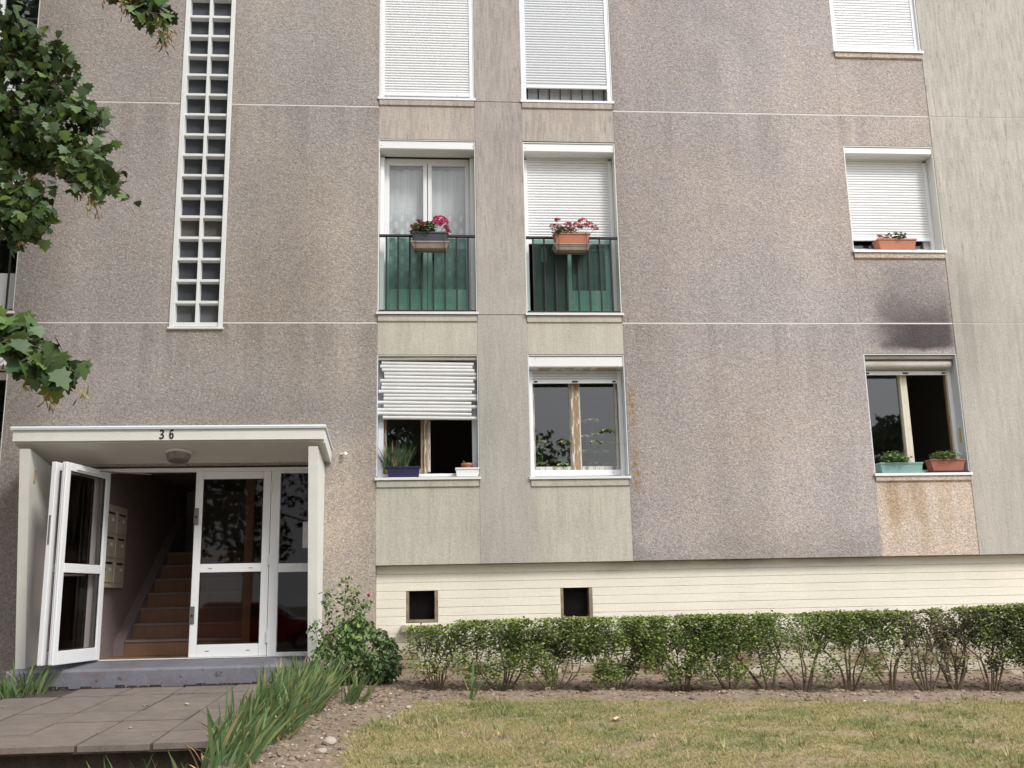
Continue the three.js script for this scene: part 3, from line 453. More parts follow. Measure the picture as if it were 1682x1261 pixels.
function doorLeaf(parent, L, H, name, label, opt = {}) {        // local: hinge at x = 0, leaf towards +x
  const g = sub(name, parent, [0, 0, 0], label), s = 0.085, mid = H * 0.447, d = 0.05;
  mesh('leaf_frame', merge([rbox(0, s, 0, H, -d, 0, 0.006), rbox(L - s, L, 0, H, -d, 0, 0.006), rbox(s, L - s, 0, 0.135, -d, -0.001, 0.006), rbox(s, L - s, H - 0.085, H, -d, -0.001, 0.006), rbox(s, L - s, mid, mid + 0.095, -d, -0.001, 0.006)]), M.white, g);
  const pane = (y0, y1) => { mesh('pane', new THREE.PlaneGeometry(L - 2 * s, y1 - y0).translate(L / 2, (y0 + y1) / 2, -d / 2), M.glassDoor, g); mesh('glazing_seal', merge([box(s, L - s, y0, y0 + 0.006, -d / 2 - 0.006, -0.006), box(s, L - s, y1 - 0.006, y1, -d / 2 - 0.006, -0.006), box(s, s + 0.006, y0 + 0.006, y1 - 0.006, -d / 2 - 0.006, -0.006), box(L - s - 0.006, L - s, y0 + 0.006, y1 - 0.006, -d / 2 - 0.006, -0.006)]), M.rubber, g); };
  pane(0.135, mid); pane(mid + 0.095, H - 0.085);
  if (opt.locks) for (const y of [0.36, 1.45]) { mesh('lock_plate', rbox(L - 0.05, L + 0.004, y, y + 0.19, 0.0, 0.014, 0.004), M.steel, g); mesh('lock_cylinder', new THREE.CylinderGeometry(0.012, 0.012, 0.02, 10).rotateX(Math.PI / 2).translate(L - 0.024, y + 0.09, 0.016), M.black, g); }
  if (opt.hinges) for (const y of [0.17, 1.02, 1.83]) mesh('hinge', merge([new THREE.CylinderGeometry(0.013, 0.013, 0.06, 8).translate(-0.006, y, 0.01), new THREE.CylinderGeometry(0.013, 0.013, 0.06, 8).translate(-0.006, y + 0.064, 0.01), box(-0.006, 0.02, y - 0.03, y + 0.094, 0, 0.006)]), M.white, g);
  if (opt.drain) for (const y of [0.06, mid + 0.04]) for (const x of [0.2, L - 0.2]) mesh('drain_slot', rbox(x - 0.02, x + 0.02, y, y + 0.008, -0.002, 0.0015, 0.001), M.steel, g);
  return g;
}
{ // fixed frame of the entrance
  const g = sub('entrance_frame', building, [0, 0, 0]);
  const z0 = -0.13, z1 = -0.05;
  mesh('door_head', rbox(-4.25, -1.338, 2.395, 2.44, z0, z1 + 0.01, 0.005), M.white, g);
  mesh('door_post', rbox(-3.79, -3.69, 0.328, 2.395, z0, z1, 0.005), M.white, g); mesh('door_post', rbox(-1.845, -1.742, 0.328, 2.395, z0, z1, 0.005), M.white, g);
  mesh('threshold', rbox(-3.69, -1.845, 0.328, 0.338, z0, z1 + 0.03, 0.003), M.sill, g);
  for (const [a, b] of [[-4.25, -3.79], [-1.742, -1.338]]) {
    mesh('side_light_frame', merge([rbox(a, b, 0.328, 0.375, z0, z1 - 0.002, 0.004), rbox(a, b, 1.248, 1.345, z0, z1 - 0.002, 0.004), rbox(a, b, 2.37, 2.394, z0, z1 - 0.002, 0.004), rbox(a < -3 ? a : b - 0.05, a < -3 ? a + 0.05 : b, 0.375, 2.37, z0, z1 - 0.004, 0.004)]), M.white, g);
    mesh('pane', new THREE.PlaneGeometry(b - a, 0.873).translate((a + b) / 2, 0.8115, -0.085), M.glassDoor, g); mesh('pane', new THREE.PlaneGeometry(b - a, 1.025).translate((a + b) / 2, 1.8575, -0.085), M.glassDoor, g);
  }
  mesh('closer_arm', merge([bar([-3.2, 2.372, -0.06], [-3.5, 2.372, 0.12], 0.008), bar([-3.5, 2.372, 0.12], [-3.66, 2.372, 0.28], 0.008)]), M.steel, g);
}
{ const L = doorLeaf(building, 0.845, 2.055, 'door', 'closed white glazed door leaf with two dark lock plates', { locks: true, hinges: true, drain: true }); L.scale.x = -1; L.position.set(-1.85, 0.34, -0.053); }
{ const L = doorLeaf(building, 0.945, 2.055, 'door', 'white glazed door leaf folded open over the step', { hinges: true }); L.position.set(-3.685, 0.342, -0.04); L.rotation.y = -1.74;
  mesh('edge_profile', merge([box(0.945, 0.953, 0.01, 2.045, -0.042, -0.036), box(0.945, 0.957, 0.01, 2.045, -0.024, -0.018), box(0.945, 0.953, 0.01, 2.045, -0.008, -0.003)]), M.white, L); mesh('closer_rail', rbox(0.3, 0.75, 1.99, 2.02, -0.066, -0.05, 0.004), M.white, L); }
{ const L = doorLeaf(building, 0.94, 2.055, 'door', 'second white leaf folded flat behind the open door', { }); L.position.set(-3.80, 0.342, -0.03); L.rotation.y = -1.735; mesh('bolt_plate', rbox(0.94, 0.944, 1.2, 1.5, -0.035, -0.015, 0.002), M.steel, L); }
mesh('overflow_pipe', merge([new THREE.CylinderGeometry(0.014, 0.014, 0.1, 10).rotateZ(Math.PI / 2).translate(0, 0, 0), new THREE.CylinderGeometry(0.02, 0.02, 0.02, 10).rotateZ(Math.PI / 2).translate(0.05, 0, 0)]).rotateY(-0.9).translate(-1.03, 2.575, 0.03), M.white, building, 'short white pipe stub beside the porch roof');

// ---- things at the entrance
{ const g = thing('ceiling_lamp', 'round ribbed glass lamp under the porch ceiling', 'lamp', [-2.79, 2.553, 0.4]);
  mesh('base', new THREE.CylinderGeometry(0.15, 0.15, 0.028, 28).translate(0, -0.012, 0).rotateX(-0.18), M.whiteWarm, g);
  mesh('glass_bowl', new THREE.LatheGeometry([[0.0, -0.105], [0.06, -0.104], [0.105, -0.098], [0.118, -0.085], [0.13, -0.03], [0.128, -0.025]].map((p) => new THREE.Vector2(...p)), 28).rotateX(-0.18), new THREE.MeshPhysicalMaterial({ color: rgb(0.3, 0.28, 0.26), roughness: 0.3, transmission: 0.4, thickness: 0, bumpMap: bumpTex(3, 50, 4, 2), bumpScale: 0.004, side: THREE.DoubleSide }), g); }
{ const g = thing('mailbox_unit', 'beige bank of six letter boxes on the hall wall', 'mailboxes', [-3.78, 1.12, -0.58]);
  mesh('housing', rbox(0.001, 0.06, 0, 0.95, -0.43, 0.43, 0.006), M.mailbox, g);
  for (let r = 0; r < 3; r++) for (let c = 0; c < 2; c++) { const z = -0.205 + c * 0.41, y = 0.19 + r * 0.285;
    const b = mesh('mailbox_door', rbox(0.06, 0.072, y - 0.13, y + 0.13, z - 0.19, z + 0.19, 0.004), M.mailbox, g); mesh('letter_slot', rbox(0.0715, 0.075, y + 0.075, y + 0.1, z - 0.12, z + 0.12, 0.001), M.black, b); mesh('name_card', rbox(0.0715, 0.0745, y + 0.0, y + 0.035, z - 0.1, z - 0.02, 0.001), M.whiteWarm, b); mesh('keyhole', rbox(0.0715, 0.076, y + 0.0, y + 0.03, z + 0.1, z + 0.12, 0.001), M.steel, b); } }
{ const m = mesh('paper_notice', rbox(-1.482, -1.395, 1.515, 1.812, -0.083, -0.081, 0.0004), std(0.62, 0.62, 0.6, 0.9), scene); m.userData = { label: 'white paper notice stuck to the side light pane', category: 'notice' }; }
// ---------------------------------------------------------------- ground, path, lawn
const pathY = (z) => 0.12 - 0.045 * z;
const lawnEdge = (x) => 2.02 + 0.16 * (fbm(x * 1.3, 2, 7, 3) - 0.5) - 0.1 * sst(4.4, 5.4, x) + 0.1 * sst(3, 4, x);
const lawnLeft = (z) => -0.12 - 0.5 * sst(1.9, 4.2, z) + 0.22 * (fbm(z * 1.6, 9, 8, 3) - 0.5);
const lawnMask = (x, z) => { const w = (fbm(x * 3, z * 3, 14, 3) - 0.5) * 0.25; if (z > 14 || x > 11) return 1; return sst(-0.12, 0.14, z - lawnEdge(x) + w) * (z > 8 ? 1 : sst(-0.1, 0.12, x - lawnLeft(z) + w)); };
function groundY(x, z) {
  if (z < -0.2 && Math.abs(x) < 10.6) return -0.66;
  let y = 0.09 - 0.028 * (Math.min(9, Math.max(-1, x)) - 0.3) - 0.045 * Math.min(z, 12);
  if (x < -1.5 && x > -4.66 && z < 3.6) y = pathY(z) - 0.075; else if (x < -1.45 && z >= 3.6 && z < 9) y -= 0.36 * sst(-1.35, -1.6, x); else if (x < -1.2) y = Math.min(y, pathY(Math.min(z, 12)) + 0.02);
  const soil = 1 - lawnMask(x, z);
  if (z > -0.2 && z < 7) y += soil * (0.05 * (fbm(x * 5, z * 5, 3, 4) - 0.5) + 0.03 * (fbm(x * 17, z * 17, 6, 3) - 0.5)) + 0.012 * (fbm(x * 2, z * 2, 33, 3) - 0.5) + soil * 0.03 * sst(0.5, 0.0, Math.abs(z - 1.75)) * sst(-0.3, 0.3, x);
  return y;
}
{
  const axis = (a, b, step, far) => { const l = []; for (let v = a; v <= b + 1e-6; v += step) l.push(v); let s = step; const lo = [], hi = []; for (let v = a; v > -far;) { s *= 1.35; v -= s; lo.unshift(Math.max(v, -far)); } s = step; for (let v = b; v < far;) { s *= 1.35; v += s; hi.push(Math.min(v, far)); } return [...lo, ...l, ...hi]; };
  const xs = axis(-6, 9, 0.06, 260), zs = axis(-0.32, 6.6, 0.055, 260), pos = [], uv = [], idx = [];
  for (const z of zs) for (const x of xs) { pos.push(x, groundY(x, z), z); uv.push((x + 7) / 18, (z + 0.5) / 14); }
  const w = xs.length; for (let j = 0; j < zs.length - 1; j++) for (let i = 0; i < w - 1; i++) { const a = j * w + i; idx.push(a, a + w, a + 1, a + 1, a + w, a + w + 1); }
  const g = new THREE.BufferGeometry(); g.setAttribute('position', new THREE.Float32BufferAttribute(pos, 3)); g.setAttribute('uv', new THREE.Float32BufferAttribute(uv, 2)); g.setIndex(idx); g.computeVertexNormals();
  const bump = new Uint8Array(2048 * 2048);
  const map = tex(2048, 2048, (u, v, o, i, j) => {
    const x = -7 + u * 18, z = -0.5 + v * 14, L = lawnMask(x, z), f = vn(x * 50, z * 60, 3), f2 = vn(x * 24, z * 24, 5), h = hash(i, j, 8), n = fbm(x * 1.2, z * 1.2, 23, 4), c = fbm(x * 6, z * 6, 43, 4);
    let k = 0.72 + 0.3 * c + 0.24 * (f - 0.5) + 0.2 * (f2 - 0.5) + 0.12 * (h - 0.5);
    let r = 0.245 * k, g = 0.185 * k, b = 0.135 * k;
    if (f > 0.86 && h > 0.35) { r += 0.13; g += 0.12; b += 0.1; }
    if (c > 0.62 && h > 0.5) { r *= 0.8; g *= 0.72; b *= 0.7; }
    const grn = sst(0.38, 0.75, fbm(x * 2.2 + 4, z * 2.6, 71, 5)), lk = 0.65 + 0.45 * n + 0.4 * (f - 0.5) + 0.2 * (h - 0.5);
    const lr = mix(0.28, 0.19, grn) * lk, lg = mix(0.21, 0.18, grn) * lk, lb = mix(0.125, 0.075, grn) * lk;
    o[0] = mix(r, lr, L); o[1] = mix(g, lg, L); o[2] = mix(b, lb, L); bump[j * 2048 + i] = 255 * clamp01(0.4 * f + 0.35 * c + 0.25 * h);
  }, true, THREE.MirroredRepeatWrapping);
  const bm = tex(2048, 2048, (u, v, o, i, j) => { o[0] = o[1] = o[2] = bump[j * 2048 + i] / 255; }, false, THREE.MirroredRepeatWrapping);
  struct('ground', g, new THREE.MeshStandardMaterial({ map, bumpMap: bm, bumpScale: 0.02, roughness: 1 }));
}
{ // paving slabs, each its own piece, on a base course that ends in a step
  const path = new THREE.Group(); path.name = 'path'; path.userData.kind = 'structure'; scene.add(path);
  const r = rng(5), zs = [0.66, 1.2, 1.735, 2.27, 2.8, 3.335, 3.872], g0 = rbox(-0.2535, 0.2535, -0.05, 0, -0.263, 0.263, 0.006);
  const variants = [0, 1, 2, 3].map((k) => { const q = g0.clone(), p = q.attributes.position, u = q.attributes.uv; for (let i = 0; i < p.count; i++) u.setXY(i, p.getX(i) * 1.4 + k * 0.37, p.getZ(i) * 1.4 + k * 0.21 + p.getY(i)); return q; });
  for (let j = 0; j < 6; j++) for (let i = 1; i < 6; i++) {
    if (i === 1 && j === 0) continue;
    const x = -4.645 + 0.2625 + i * 0.525, z = (zs[j] + zs[j + 1]) / 2, k = Math.floor(r() * 4), m = mesh('paving_slab', variants[k], M.paver[Math.floor(r() * 4)], path);
    m.position.set(x + (r() - 0.5) * 0.006, pathY(z) + (r() - 0.5) * 0.012, z + (r() - 0.5) * 0.004 + (j === 5 && i === 3 ? 0.012 : 0)); m.rotation.set(0.045 + (r() - 0.5) * 0.008, (r() - 0.5) * 0.006, (r() - 0.5) * 0.008); m.scale.z = (zs[j + 1] - zs[j] - 0.032) / 0.526;
  }
  { const jb = mesh('joint_bed', mUV(box(-4.11, -1.5, -0.05, 0, -1.59, 1.585), 1), M.jointSoil, path); jb.position.set(0, pathY(2.266) - 0.009, 2.266); jb.rotation.x = 0.045; }
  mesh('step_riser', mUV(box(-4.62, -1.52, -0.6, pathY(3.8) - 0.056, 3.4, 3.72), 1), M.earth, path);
}
{ // lawn blades: nobody could count them
  const t = []; const r = rng(21); const P = [], I = [];
  for (let k = 0; k < 7; k++) { const a = r() * 6.28, d = r() * 0.02, h = 0.009 + r() * 0.017, w = 0.0022, lx = (r() - 0.5) * 0.055, lz = (r() - 0.5) * 0.055, x = Math.cos(a) * d, z = Math.sin(a) * d, ca = Math.cos(a * 3), sa = Math.sin(a * 3), n = P.length / 3; P.push(x - ca * w, 0, z - sa * w, x + ca * w, 0, z + sa * w, x + lx, h, z + lz); I.push(n, n + 1, n + 2); }
  const g = new THREE.BufferGeometry(); g.setAttribute('position', new THREE.Float32BufferAttribute(P, 3)); g.setIndex(I); g.computeVertexNormals();
  const list = [];
  const put = (n, x0, x1, z0, z1) => { for (let i = 0; i < n; i++) { const x = x0 + r() * (x1 - x0), z = z0 + r() * (z1 - z0), L = lawnMask(x, z); if (r() > L * sst(0.3, 0.62, fbm(x * 4, z * 4, 55, 4)) * 1.1 + 0.12 * L) continue; list.push([x, z]); } };
  put(130000, -0.9, 7.2, 1.7, 6.2); put(30000, -6, 10, 6, 13);
  const im = new THREE.InstancedMesh(g, new THREE.MeshStandardMaterial({ color: 0xffffff, roughness: 0.8, side: THREE.DoubleSide }), list.length), col = new THREE.Color();
  list.forEach(([x, z], i) => { const grn = clamp01(sst(0.38, 0.75, fbm(x * 2.2 + 4, z * 2.6, 71, 5)) * 0.6 + (r() - 0.5) * 1.1 + 0.14 + 0.55 * sst(5.2, 6.0, x + (fbm(x * 3, z * 3, 91, 2) - 0.5)) * sst(3.4, 2.6, z)), k = 0.75 + r() * 0.5; im.setMatrixAt(i, mat4(x, groundY(x, z) - 0.003, z, 0, r() * 6.28, 0, 0.75 + r() * 0.6)); im.setColorAt(i, col.setRGB(mix(0.43, 0.17, grn) * k, mix(0.355, 0.215, grn) * k, mix(0.175, 0.06, grn) * k)); });
  im.name = 'lawn_grass'; im.castShadow = im.receiveShadow = true; im.userData = { label: 'short dry lawn grass, straw coloured with green patches', category: 'grass', kind: 'stuff' }; scene.add(im);
}
{ // taller green tufts and weeds that break up the lawn
  const r = rng(23), P = [], I = []; for (let k = 0; k < 16; k++) { const a = r() * 6.28, d = r() * 0.03, h = 0.03 + r() * 0.05, w = 0.0028, x = Math.cos(a) * d, z = Math.sin(a) * d, n = P.length / 3, s = 0.3 + r() * 0.8; P.push(x - Math.sin(a) * w, 0, z + Math.cos(a) * w, x + Math.sin(a) * w, 0, z - Math.cos(a) * w, x + Math.cos(a) * h * s, h, z + Math.sin(a) * h * s); I.push(n, n + 1, n + 2); }
  const g = new THREE.BufferGeometry(); g.setAttribute('position', new THREE.Float32BufferAttribute(P, 3)); g.setIndex(I); g.computeVertexNormals(); const list = [];
  while (list.length < 800) { const x = -0.9 + r() * 8.2, z = 1.75 + r() * 4.6; if (lawnMask(x, z) < 0.25 || r() > sst(0.5, 0.68, fbm(x * 1.8 + 11, z * 2.2, 81, 4)) + 0.06) continue; list.push([x, z]); }
  const im = new THREE.InstancedMesh(g, new THREE.MeshStandardMaterial({ color: 0xffffff, roughness: 0.8, side: THREE.DoubleSide }), list.length), c = new THREE.Color(); list.forEach(([x, z], i) => { im.setMatrixAt(i, mat4(x, groundY(x, z) - 0.004, z, 0, r() * 6.28, 0, 0.5 + r() * 0.7)); im.setColorAt(i, c.setRGB(...vary(r, r() < 0.55 ? [0.19, 0.22, 0.075] : [0.36, 0.3, 0.15], 0.3))); });
  im.name = 'lawn_tufts'; im.castShadow = im.receiveShadow = true; im.userData = { label: 'taller green tufts and weeds scattered in the dry lawn', category: 'grass', kind: 'stuff' }; scene.add(im);
}
function stoneGeo(seed) { const g = new THREE.IcosahedronGeometry(1, 1), p = g.attributes.position; for (let i = 0; i < p.count; i++) { const x = p.getX(i), y = p.getY(i), z = p.getZ(i), k = 0.72 + 0.55 * fbm(x * 1.3 + seed * 3, y * 1.3 + z * 1.7 + 5, seed, 2); p.setXYZ(i, x * k, y * k * 0.62, z * k); } g.computeVertexNormals(); return g; }
const litterGeo = (() => { const g = new THREE.BufferGeometry(); g.setAttribute('position', new THREE.Float32BufferAttribute([-1, 0.3, 0, 0, 0.1, 0.5, 1, 0.4, 0.1, 0, 0.6, -0.5], 3)); g.setIndex([0, 1, 2, 0, 2, 3]); g.computeVertexNormals(); return g; })();
{ // gravel, clods and litter in the bare soil
  const r = rng(31);
  for (const [name, n, s0, s1, cols, lab, geo] of [['soil_gravel', 1000, 0.004, 0.015, [[0.4, 0.36, 0.3], [0.28, 0.22, 0.17], [0.5, 0.46, 0.4]], 'scattered small gravel on the bare soil', stoneGeo(2)], ['leaf_litter', 1500, 0.012, 0.03, [[0.2, 0.1, 0.06], [0.28, 0.17, 0.1], [0.13, 0.07, 0.05]], 'brown leaf litter and bark under the hedge', litterGeo], ['soil_clods', 2600, 0.01, 0.036, [[0.22, 0.165, 0.12], [0.19, 0.14, 0.1], [0.25, 0.19, 0.14]], 'crumbly brown clods of dry soil', stoneGeo(4)]]) {
    const l = []; while (l.length < n) { const a = r(), x = a < 0.7 ? -0.7 + r() * 8 : -1.4 + r() * 1.1, z = a < 0.7 ? 0.1 + r() * 2.1 : 1.2 + r() * 4.2; if (name === 'leaf_litter' && (z > 1.95 || x < -0.6)) continue; if (lawnMask(x, z) > 0.35 || r() > 0.25 + fbm(x * 3, z * 3, 12, 2)) continue; l.push([x, z]); }
    const im = new THREE.InstancedMesh(geo, new THREE.MeshStandardMaterial({ color: 0xffffff, roughness: 1, side: THREE.DoubleSide }), n), c = new THREE.Color();
    l.forEach(([x, z], i) => { const s = s0 + (s1 - s0) * r() * r(), q = vary(r, cols[Math.floor(r() * 3)], 0.2); im.setMatrixAt(i, mat4(x, groundY(x, z) + s * 0.1, z, 0, r() * 6, 0, s)); im.setColorAt(i, c.setRGB(...q)); });
    im.name = name; im.castShadow = im.receiveShadow = true; im.userData = { label: lab, category: 'soil', kind: 'stuff' }; scene.add(im);
  }
  const pale = new THREE.MeshStandardMaterial({ map: grainTex(191, [0.38, 0.34, 0.28], 0.25, 5, 5, 4, 128), roughness: 0.9 });
  [[-0.73, 4.15, 0.068, 'largest pale stone on the bare soil beside the irises'], [-0.76, 4.36, 0.05, 'flat pale stone just in front of the largest stone'], [-0.73, 2.86, 0.024, 'small round white stone below the rose bush'], [-0.37, 2.95, 0.03, 'pale stone at the corner of the lawn'], [-0.22, 2.43, 0.034, 'cream stone between the soil bed and the lawn'], [0.04, 2.29, 0.024, 'small pale stone left of the lone iris sprig'], [3.3, 1.9, 0.024, 'white pebble on soil under the middle of the hedge'], [4.6, 1.95, 0.028, 'white stone on soil near the right end of the hedge']].forEach(([x, z, s, lab], i) => { const m = mesh(numbered('stone'), stoneGeo(11 + i), pale, scene); m.position.set(x, groundY(x, z) + s * 0.3, z); m.scale.setScalar(s * 0.75); m.rotation.y = i * 1.7; m.userData = { label: lab, category: 'stone', group: 'pale stones on the bare soil' }; });
}
// fallen leaves on the paving and grass
const fallen = { v: [[0, 0, 0], [0.012, 0.006, 0.012], [0.03, 0.002, 0.016], [0.045, 0.008, 0], [0.03, 0.003, -0.015], [0.012, 0.007, -0.013], [0.022, 0, 0]], f: [0, 1, 6, 1, 2, 6, 2, 3, 6, 3, 4, 6, 4, 5, 6, 5, 0, 6] };
[[-2.55, 2.0, 1.3, [0.5, 0.42, 0.2], 'curled yellow fallen leaf in the slab joint in the middle of the path'], [-2.2, 2.0, 1.5, [0.52, 0.46, 0.28], 'pale straw fallen leaf lying flat in the middle of the path'], [-3.85, 1.85, 1.1, [0.42, 0.27, 0.14], 'tan fallen leaf at the left of the path'], [-3.7, 2.35, 0.9, [0.36, 0.17, 0.1], 'reddish fallen leaf at the left of the path'], [-2.35, 3.2, 1.0, [0.5, 0.38, 0.14], 'yellow fallen leaf near the front edge of the path'], [-1.75, 2.7, 0.9, [0.3, 0.14, 0.08], 'brown fallen leaf beside the irises on the path'], [1.47, 3.18, 2.2, [0.55, 0.46, 0.3], 'pale curled dry leaf on the lawn'], [-2.1, 3.55, 0.6, [0.55, 0.44, 0.2], 'tiny yellow leaf scrap at the path edge']].forEach(([x, z, s, c, lab], i) => { const L = new Leaves(), r = rng(400 + i); L.add(fallen, mat4(0, 0, 0, 0, r() * 6, 0, s), c); const m = L.build(numbered('fallen_leaf'), M.dry, scene); m.position.set(x, x < -1.5 ? pathY(z) + 0.004 : groundY(x, z) + 0.02, z); m.userData = { label: lab, category: 'leaf', group: 'fallen leaves' }; });

// ---------------------------------------------------------------- plants in the ground
const leafDiamond = { v: [[0, 0, 0], [0.5, 0.1, 0.3], [1, 0, 0], [0.5, 0.1, -0.3]], f: [0, 1, 2, 0, 2, 3] };
const leafOval = { v: [[0, 0, 0], [0.3, 0.06, 0.28], [0.7, 0.06, 0.26], [1, -0.05, 0], [0.7, 0.06, -0.26], [0.3, 0.06, -0.28], [0.5, -0.03, 0]], f: [0, 1, 6, 1, 2, 6, 2, 3, 6, 3, 4, 6, 4, 5, 6, 5, 0, 6] };
function shrub(x, z, o) {
  const r = rng(o.seed), y0 = groundY(x, z) - 0.02, top = 0.685 - y0 + (o.dt ?? 0), g = thing('hedge_shrub', o.label, 'shrub', [x, y0, z], 'clipped hedge along the plinth'), W = o.w ?? 0.4, D = 0.27, br = [], L = new Leaves(), ends = [];
  for (let k = 0; k < o.stems; k++) {
    const a = (k + 0.5 + (r() - 0.5) * 0.6) / o.stems * 2 - 1, tx = a * W * (0.7 + 0.3 * r()), tz = (r() - 0.5) * D * 1.5, h1 = top * (0.42 + r() * 0.2), rad = (o.rad ?? 0.009) * (0.6 + r() * 0.7);
    const p1 = [tx * (0.35 + 0.4 * r()) + (r() - 0.5) * 0.09, h1 * (0.45 + 0.3 * r()), tz * 0.5], p2 = [tx * 0.85 + (r() - 0.5) * 0.05, h1, tz * 0.8];
    br.push(tube([[a * 0.05, 0, (r() - 0.5) * 0.05], p1, p2], rad, rad * 0.62, 5));
    const nt = 3 + Math.floor(r() * 3);
    for (let t = 0; t < nt; t++) { const e = [p2[0] + (r() - 0.5) * W * 0.95, top * (0.86 + r() * 0.12), p2[2] + (r() - 0.5) * D], m = [mix(p2[0], e[0], 0.5) + (r() - 0.5) * 0.06, mix(p2[1], e[1], 0.5), mix(p2[2], e[2], 0.5)]; br.push(tube([p2, m, e], rad * 0.5, 0.0018, 4)); ends.push(e, m); if (r() < 0.8) { const e2 = [m[0] + (r() - 0.5) * 0.22, m[1] + r() * 0.16, m[2] + (r() - 0.5) * 0.2]; br.push(tube([m, [mix(m[0], e2[0], 0.5) + 0.01, mix(m[1], e2[1], 0.5), mix(m[2], e2[2], 0.5)], e2], rad * 0.3, 0.0014, 4)); ends.push(e2); } }
    if (r() < (o.low ?? 0.4)) { const e = [p1[0] + (r() - 0.5) * 0.25, p1[1] + (r() - 0.1) * 0.15, p1[2] + 0.05 + r() * 0.12]; br.push(tube([p1, [mix(p1[0], e[0], 0.5), mix(p1[1], e[1], 0.5) + 0.01, mix(p1[2], e[2], 0.5)], e], rad * 0.3, 0.0014, 4)); ends.push(e); }
  }
  mesh('branches', merge(br), o.dead ? M.bark : M.twig, g);
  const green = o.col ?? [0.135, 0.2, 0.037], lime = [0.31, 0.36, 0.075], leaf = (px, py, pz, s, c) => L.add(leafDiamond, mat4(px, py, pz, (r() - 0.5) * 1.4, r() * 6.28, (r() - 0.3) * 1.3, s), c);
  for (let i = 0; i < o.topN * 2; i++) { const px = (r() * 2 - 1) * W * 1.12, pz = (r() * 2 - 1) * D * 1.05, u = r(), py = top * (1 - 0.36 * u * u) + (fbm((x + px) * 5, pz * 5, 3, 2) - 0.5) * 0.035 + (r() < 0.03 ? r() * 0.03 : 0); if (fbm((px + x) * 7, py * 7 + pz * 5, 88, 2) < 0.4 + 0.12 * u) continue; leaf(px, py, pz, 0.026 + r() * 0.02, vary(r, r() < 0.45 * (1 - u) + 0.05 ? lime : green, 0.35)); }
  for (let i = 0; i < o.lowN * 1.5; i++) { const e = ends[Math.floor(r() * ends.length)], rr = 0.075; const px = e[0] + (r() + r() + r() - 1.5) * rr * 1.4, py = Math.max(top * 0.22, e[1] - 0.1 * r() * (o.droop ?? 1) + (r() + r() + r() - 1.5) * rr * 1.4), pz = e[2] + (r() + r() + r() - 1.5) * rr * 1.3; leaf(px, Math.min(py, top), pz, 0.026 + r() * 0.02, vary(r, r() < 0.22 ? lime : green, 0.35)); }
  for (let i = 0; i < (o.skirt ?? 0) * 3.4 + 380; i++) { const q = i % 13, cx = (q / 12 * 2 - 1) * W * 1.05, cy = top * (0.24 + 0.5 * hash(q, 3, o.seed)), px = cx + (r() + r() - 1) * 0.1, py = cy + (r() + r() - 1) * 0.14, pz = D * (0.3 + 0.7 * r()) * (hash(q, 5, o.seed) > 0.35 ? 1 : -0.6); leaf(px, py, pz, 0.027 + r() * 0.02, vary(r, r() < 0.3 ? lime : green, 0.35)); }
  if (o.red) for (let i = 0; i < o.red; i++) leaf((r() * 2 - 1) * W, top * (0.98 + r() * 0.06), (r() * 2 - 1) * D, 0.02, [0.28, 0.03, 0.03]);
